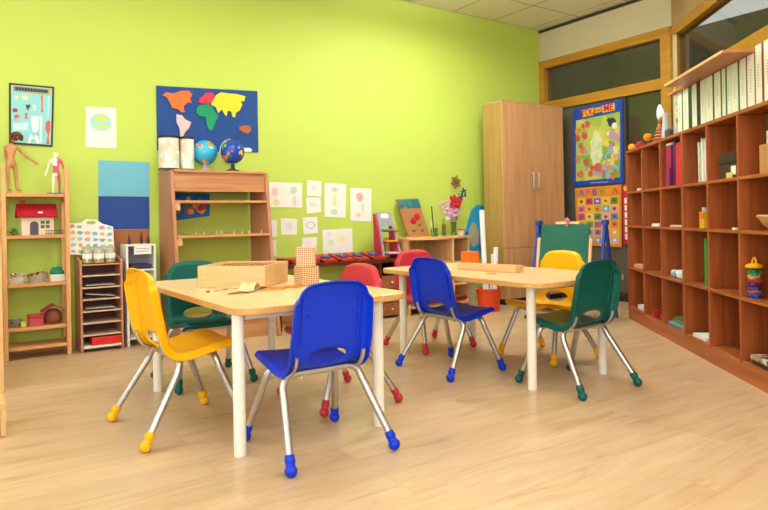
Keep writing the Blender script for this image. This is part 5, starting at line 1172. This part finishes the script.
# binders: white spines with coloured boards; px of left edge at the foot, width px, board colour
B = [(678, .8, '#1c6040'), (683.2, 3.2, '#143c28'), (692.2, 3.4, '#1c2448'), (700.7, .3, '#d0d4c0'), (706, 1.4, '#1c6048'), (714.6, 1.1, '#1c5c44'), (722.3, 1.3, '#287050'), (727.4, .4, '#d0d4c0'), (732, 1.4, '#1c5840'), (740, .8, '#7c2038'), (747.6, .8, '#7c2040'), (756, 1.8, '#801c38'), (764.4, 1.2, '#20704c'), (774, .5, '#d0d4c0'), (784, 1.5, '#1c5840')]
s_prev = rl(678, 130, .03)[0]
nm = ['first', 'second', 'third', 'fourth', 'fifth', 'sixth', 'seventh', 'eighth', 'ninth', 'tenth', 'eleventh', 'twelfth', 'thirteenth', 'fourteenth', 'fifteenth']
sp_m = plain('spine_white', '#e4e6d2', .5, var=.05, scale=20)
for k in range(len(B)):
    px, wpx, col = B[k]
    yb = 130-(px-678)*.34
    s0 = rl(px, yb, .03)[0]; nxt = B[k+1][0] if k+1 < len(B) else px+10
    s1 = rl(nxt, 130-(nxt-678)*.34, .03)[0]-.002
    h = .285 if k < 11 else .315
    t = rthing('ring_binder', 'white-spined ring binder, %s along the row counting from the doll' % nm[k], 'binder', s0, .03, ZT, 0, 'white ring binders on the bookshelf')
    w_ = s1-s0; cw = max(.003, w_*wpx/(nxt-px))
    sp_ = MB().b2((0, 0, 0), (w_-cw-.0005, .24, h)).done('spine_block', sp_m, t, bevel=.002)
    MB().b2((w_-cw, -.001, 0), (w_, .24, h+.002)).done('cover', pl(col, .5), t, bevel=.001)
    if w_ > .03:
        x = (w_-cw)/2
        for j in range(9): MB().b2((x-.009, -.0016, h*.3+j*.014), (x+random.uniform(.002, .009), -.0004, h*.3+.004+j*.014)).done('spine_print', pl('#9aa490'), sp_)
hz = ZT+.285+.0035
t = rthing('wooden_board', 'loose brown wooden board lying on top of the binders', 'board', 1.42, -.13, hz)
MB().b2((0, 0, 0), (.90, .34, .016)).done('panel', wood('board_wood', '#a86438', '#c07c48', 'X', .7, .4), t, bevel=.002)
MB().b2((0, -.0012, .0), (.90, -.0003, .016)).done('edge_band', MT['maple_h'], t)
put(MB().b2((0, 0, 0), (.30, .25, .014)), 'small_board', 'smaller wooden board lying on the first binders, below the loose board', 'board', 1.20-.10, .0, ZT+.2875-.0, wood('board_wood2', '#b87848', '#d09860', 'X', .7, .4), bevel=.002).location.z -= 0

# ------------------------------------------------------------------ light
def area(name, loc, rot, sx, sy, e, col):
    l = bpy.data.lights.new(name, 'AREA'); l.shape = 'RECTANGLE'; l.size = sx; l.size_y = sy; l.energy = e; l.color = col
    o = bpy.data.objects.new(name, l); C.objects.link(o); o.location = loc; o.rotation_euler = rot; return o
for i, (a, b) in enumerate(added_wins):
    area('window_daylight', (LX-.2, (a+b)/2, 1.78), (0, -PI/2, 0), 1.9, b-a, [24, 20, 16][i], (.88, .95, 1))  # fill through the added left windows
area('rear_window_daylight', (-.6, RY-.2, 1.8), (PI/2, 0, 0), 2.0, 1.8, 88, (.88, .95, 1))  # fill through the added rear window, for surfaces facing the camera
w = bpy.data.worlds.new('sky'); bpy.context.scene.world = w; w.use_nodes = True
w.node_tree.nodes['Background'].inputs[0].default_value = (.86, .93, 1, 1); w.node_tree.nodes['Background'].inputs[1].default_value = 1.2
vs = bpy.context.scene.view_settings
vs.view_transform = 'Standard'; vs.look = 'None'; vs.gamma = 1; vs.use_curve_mapping = False; vs.exposure = .27
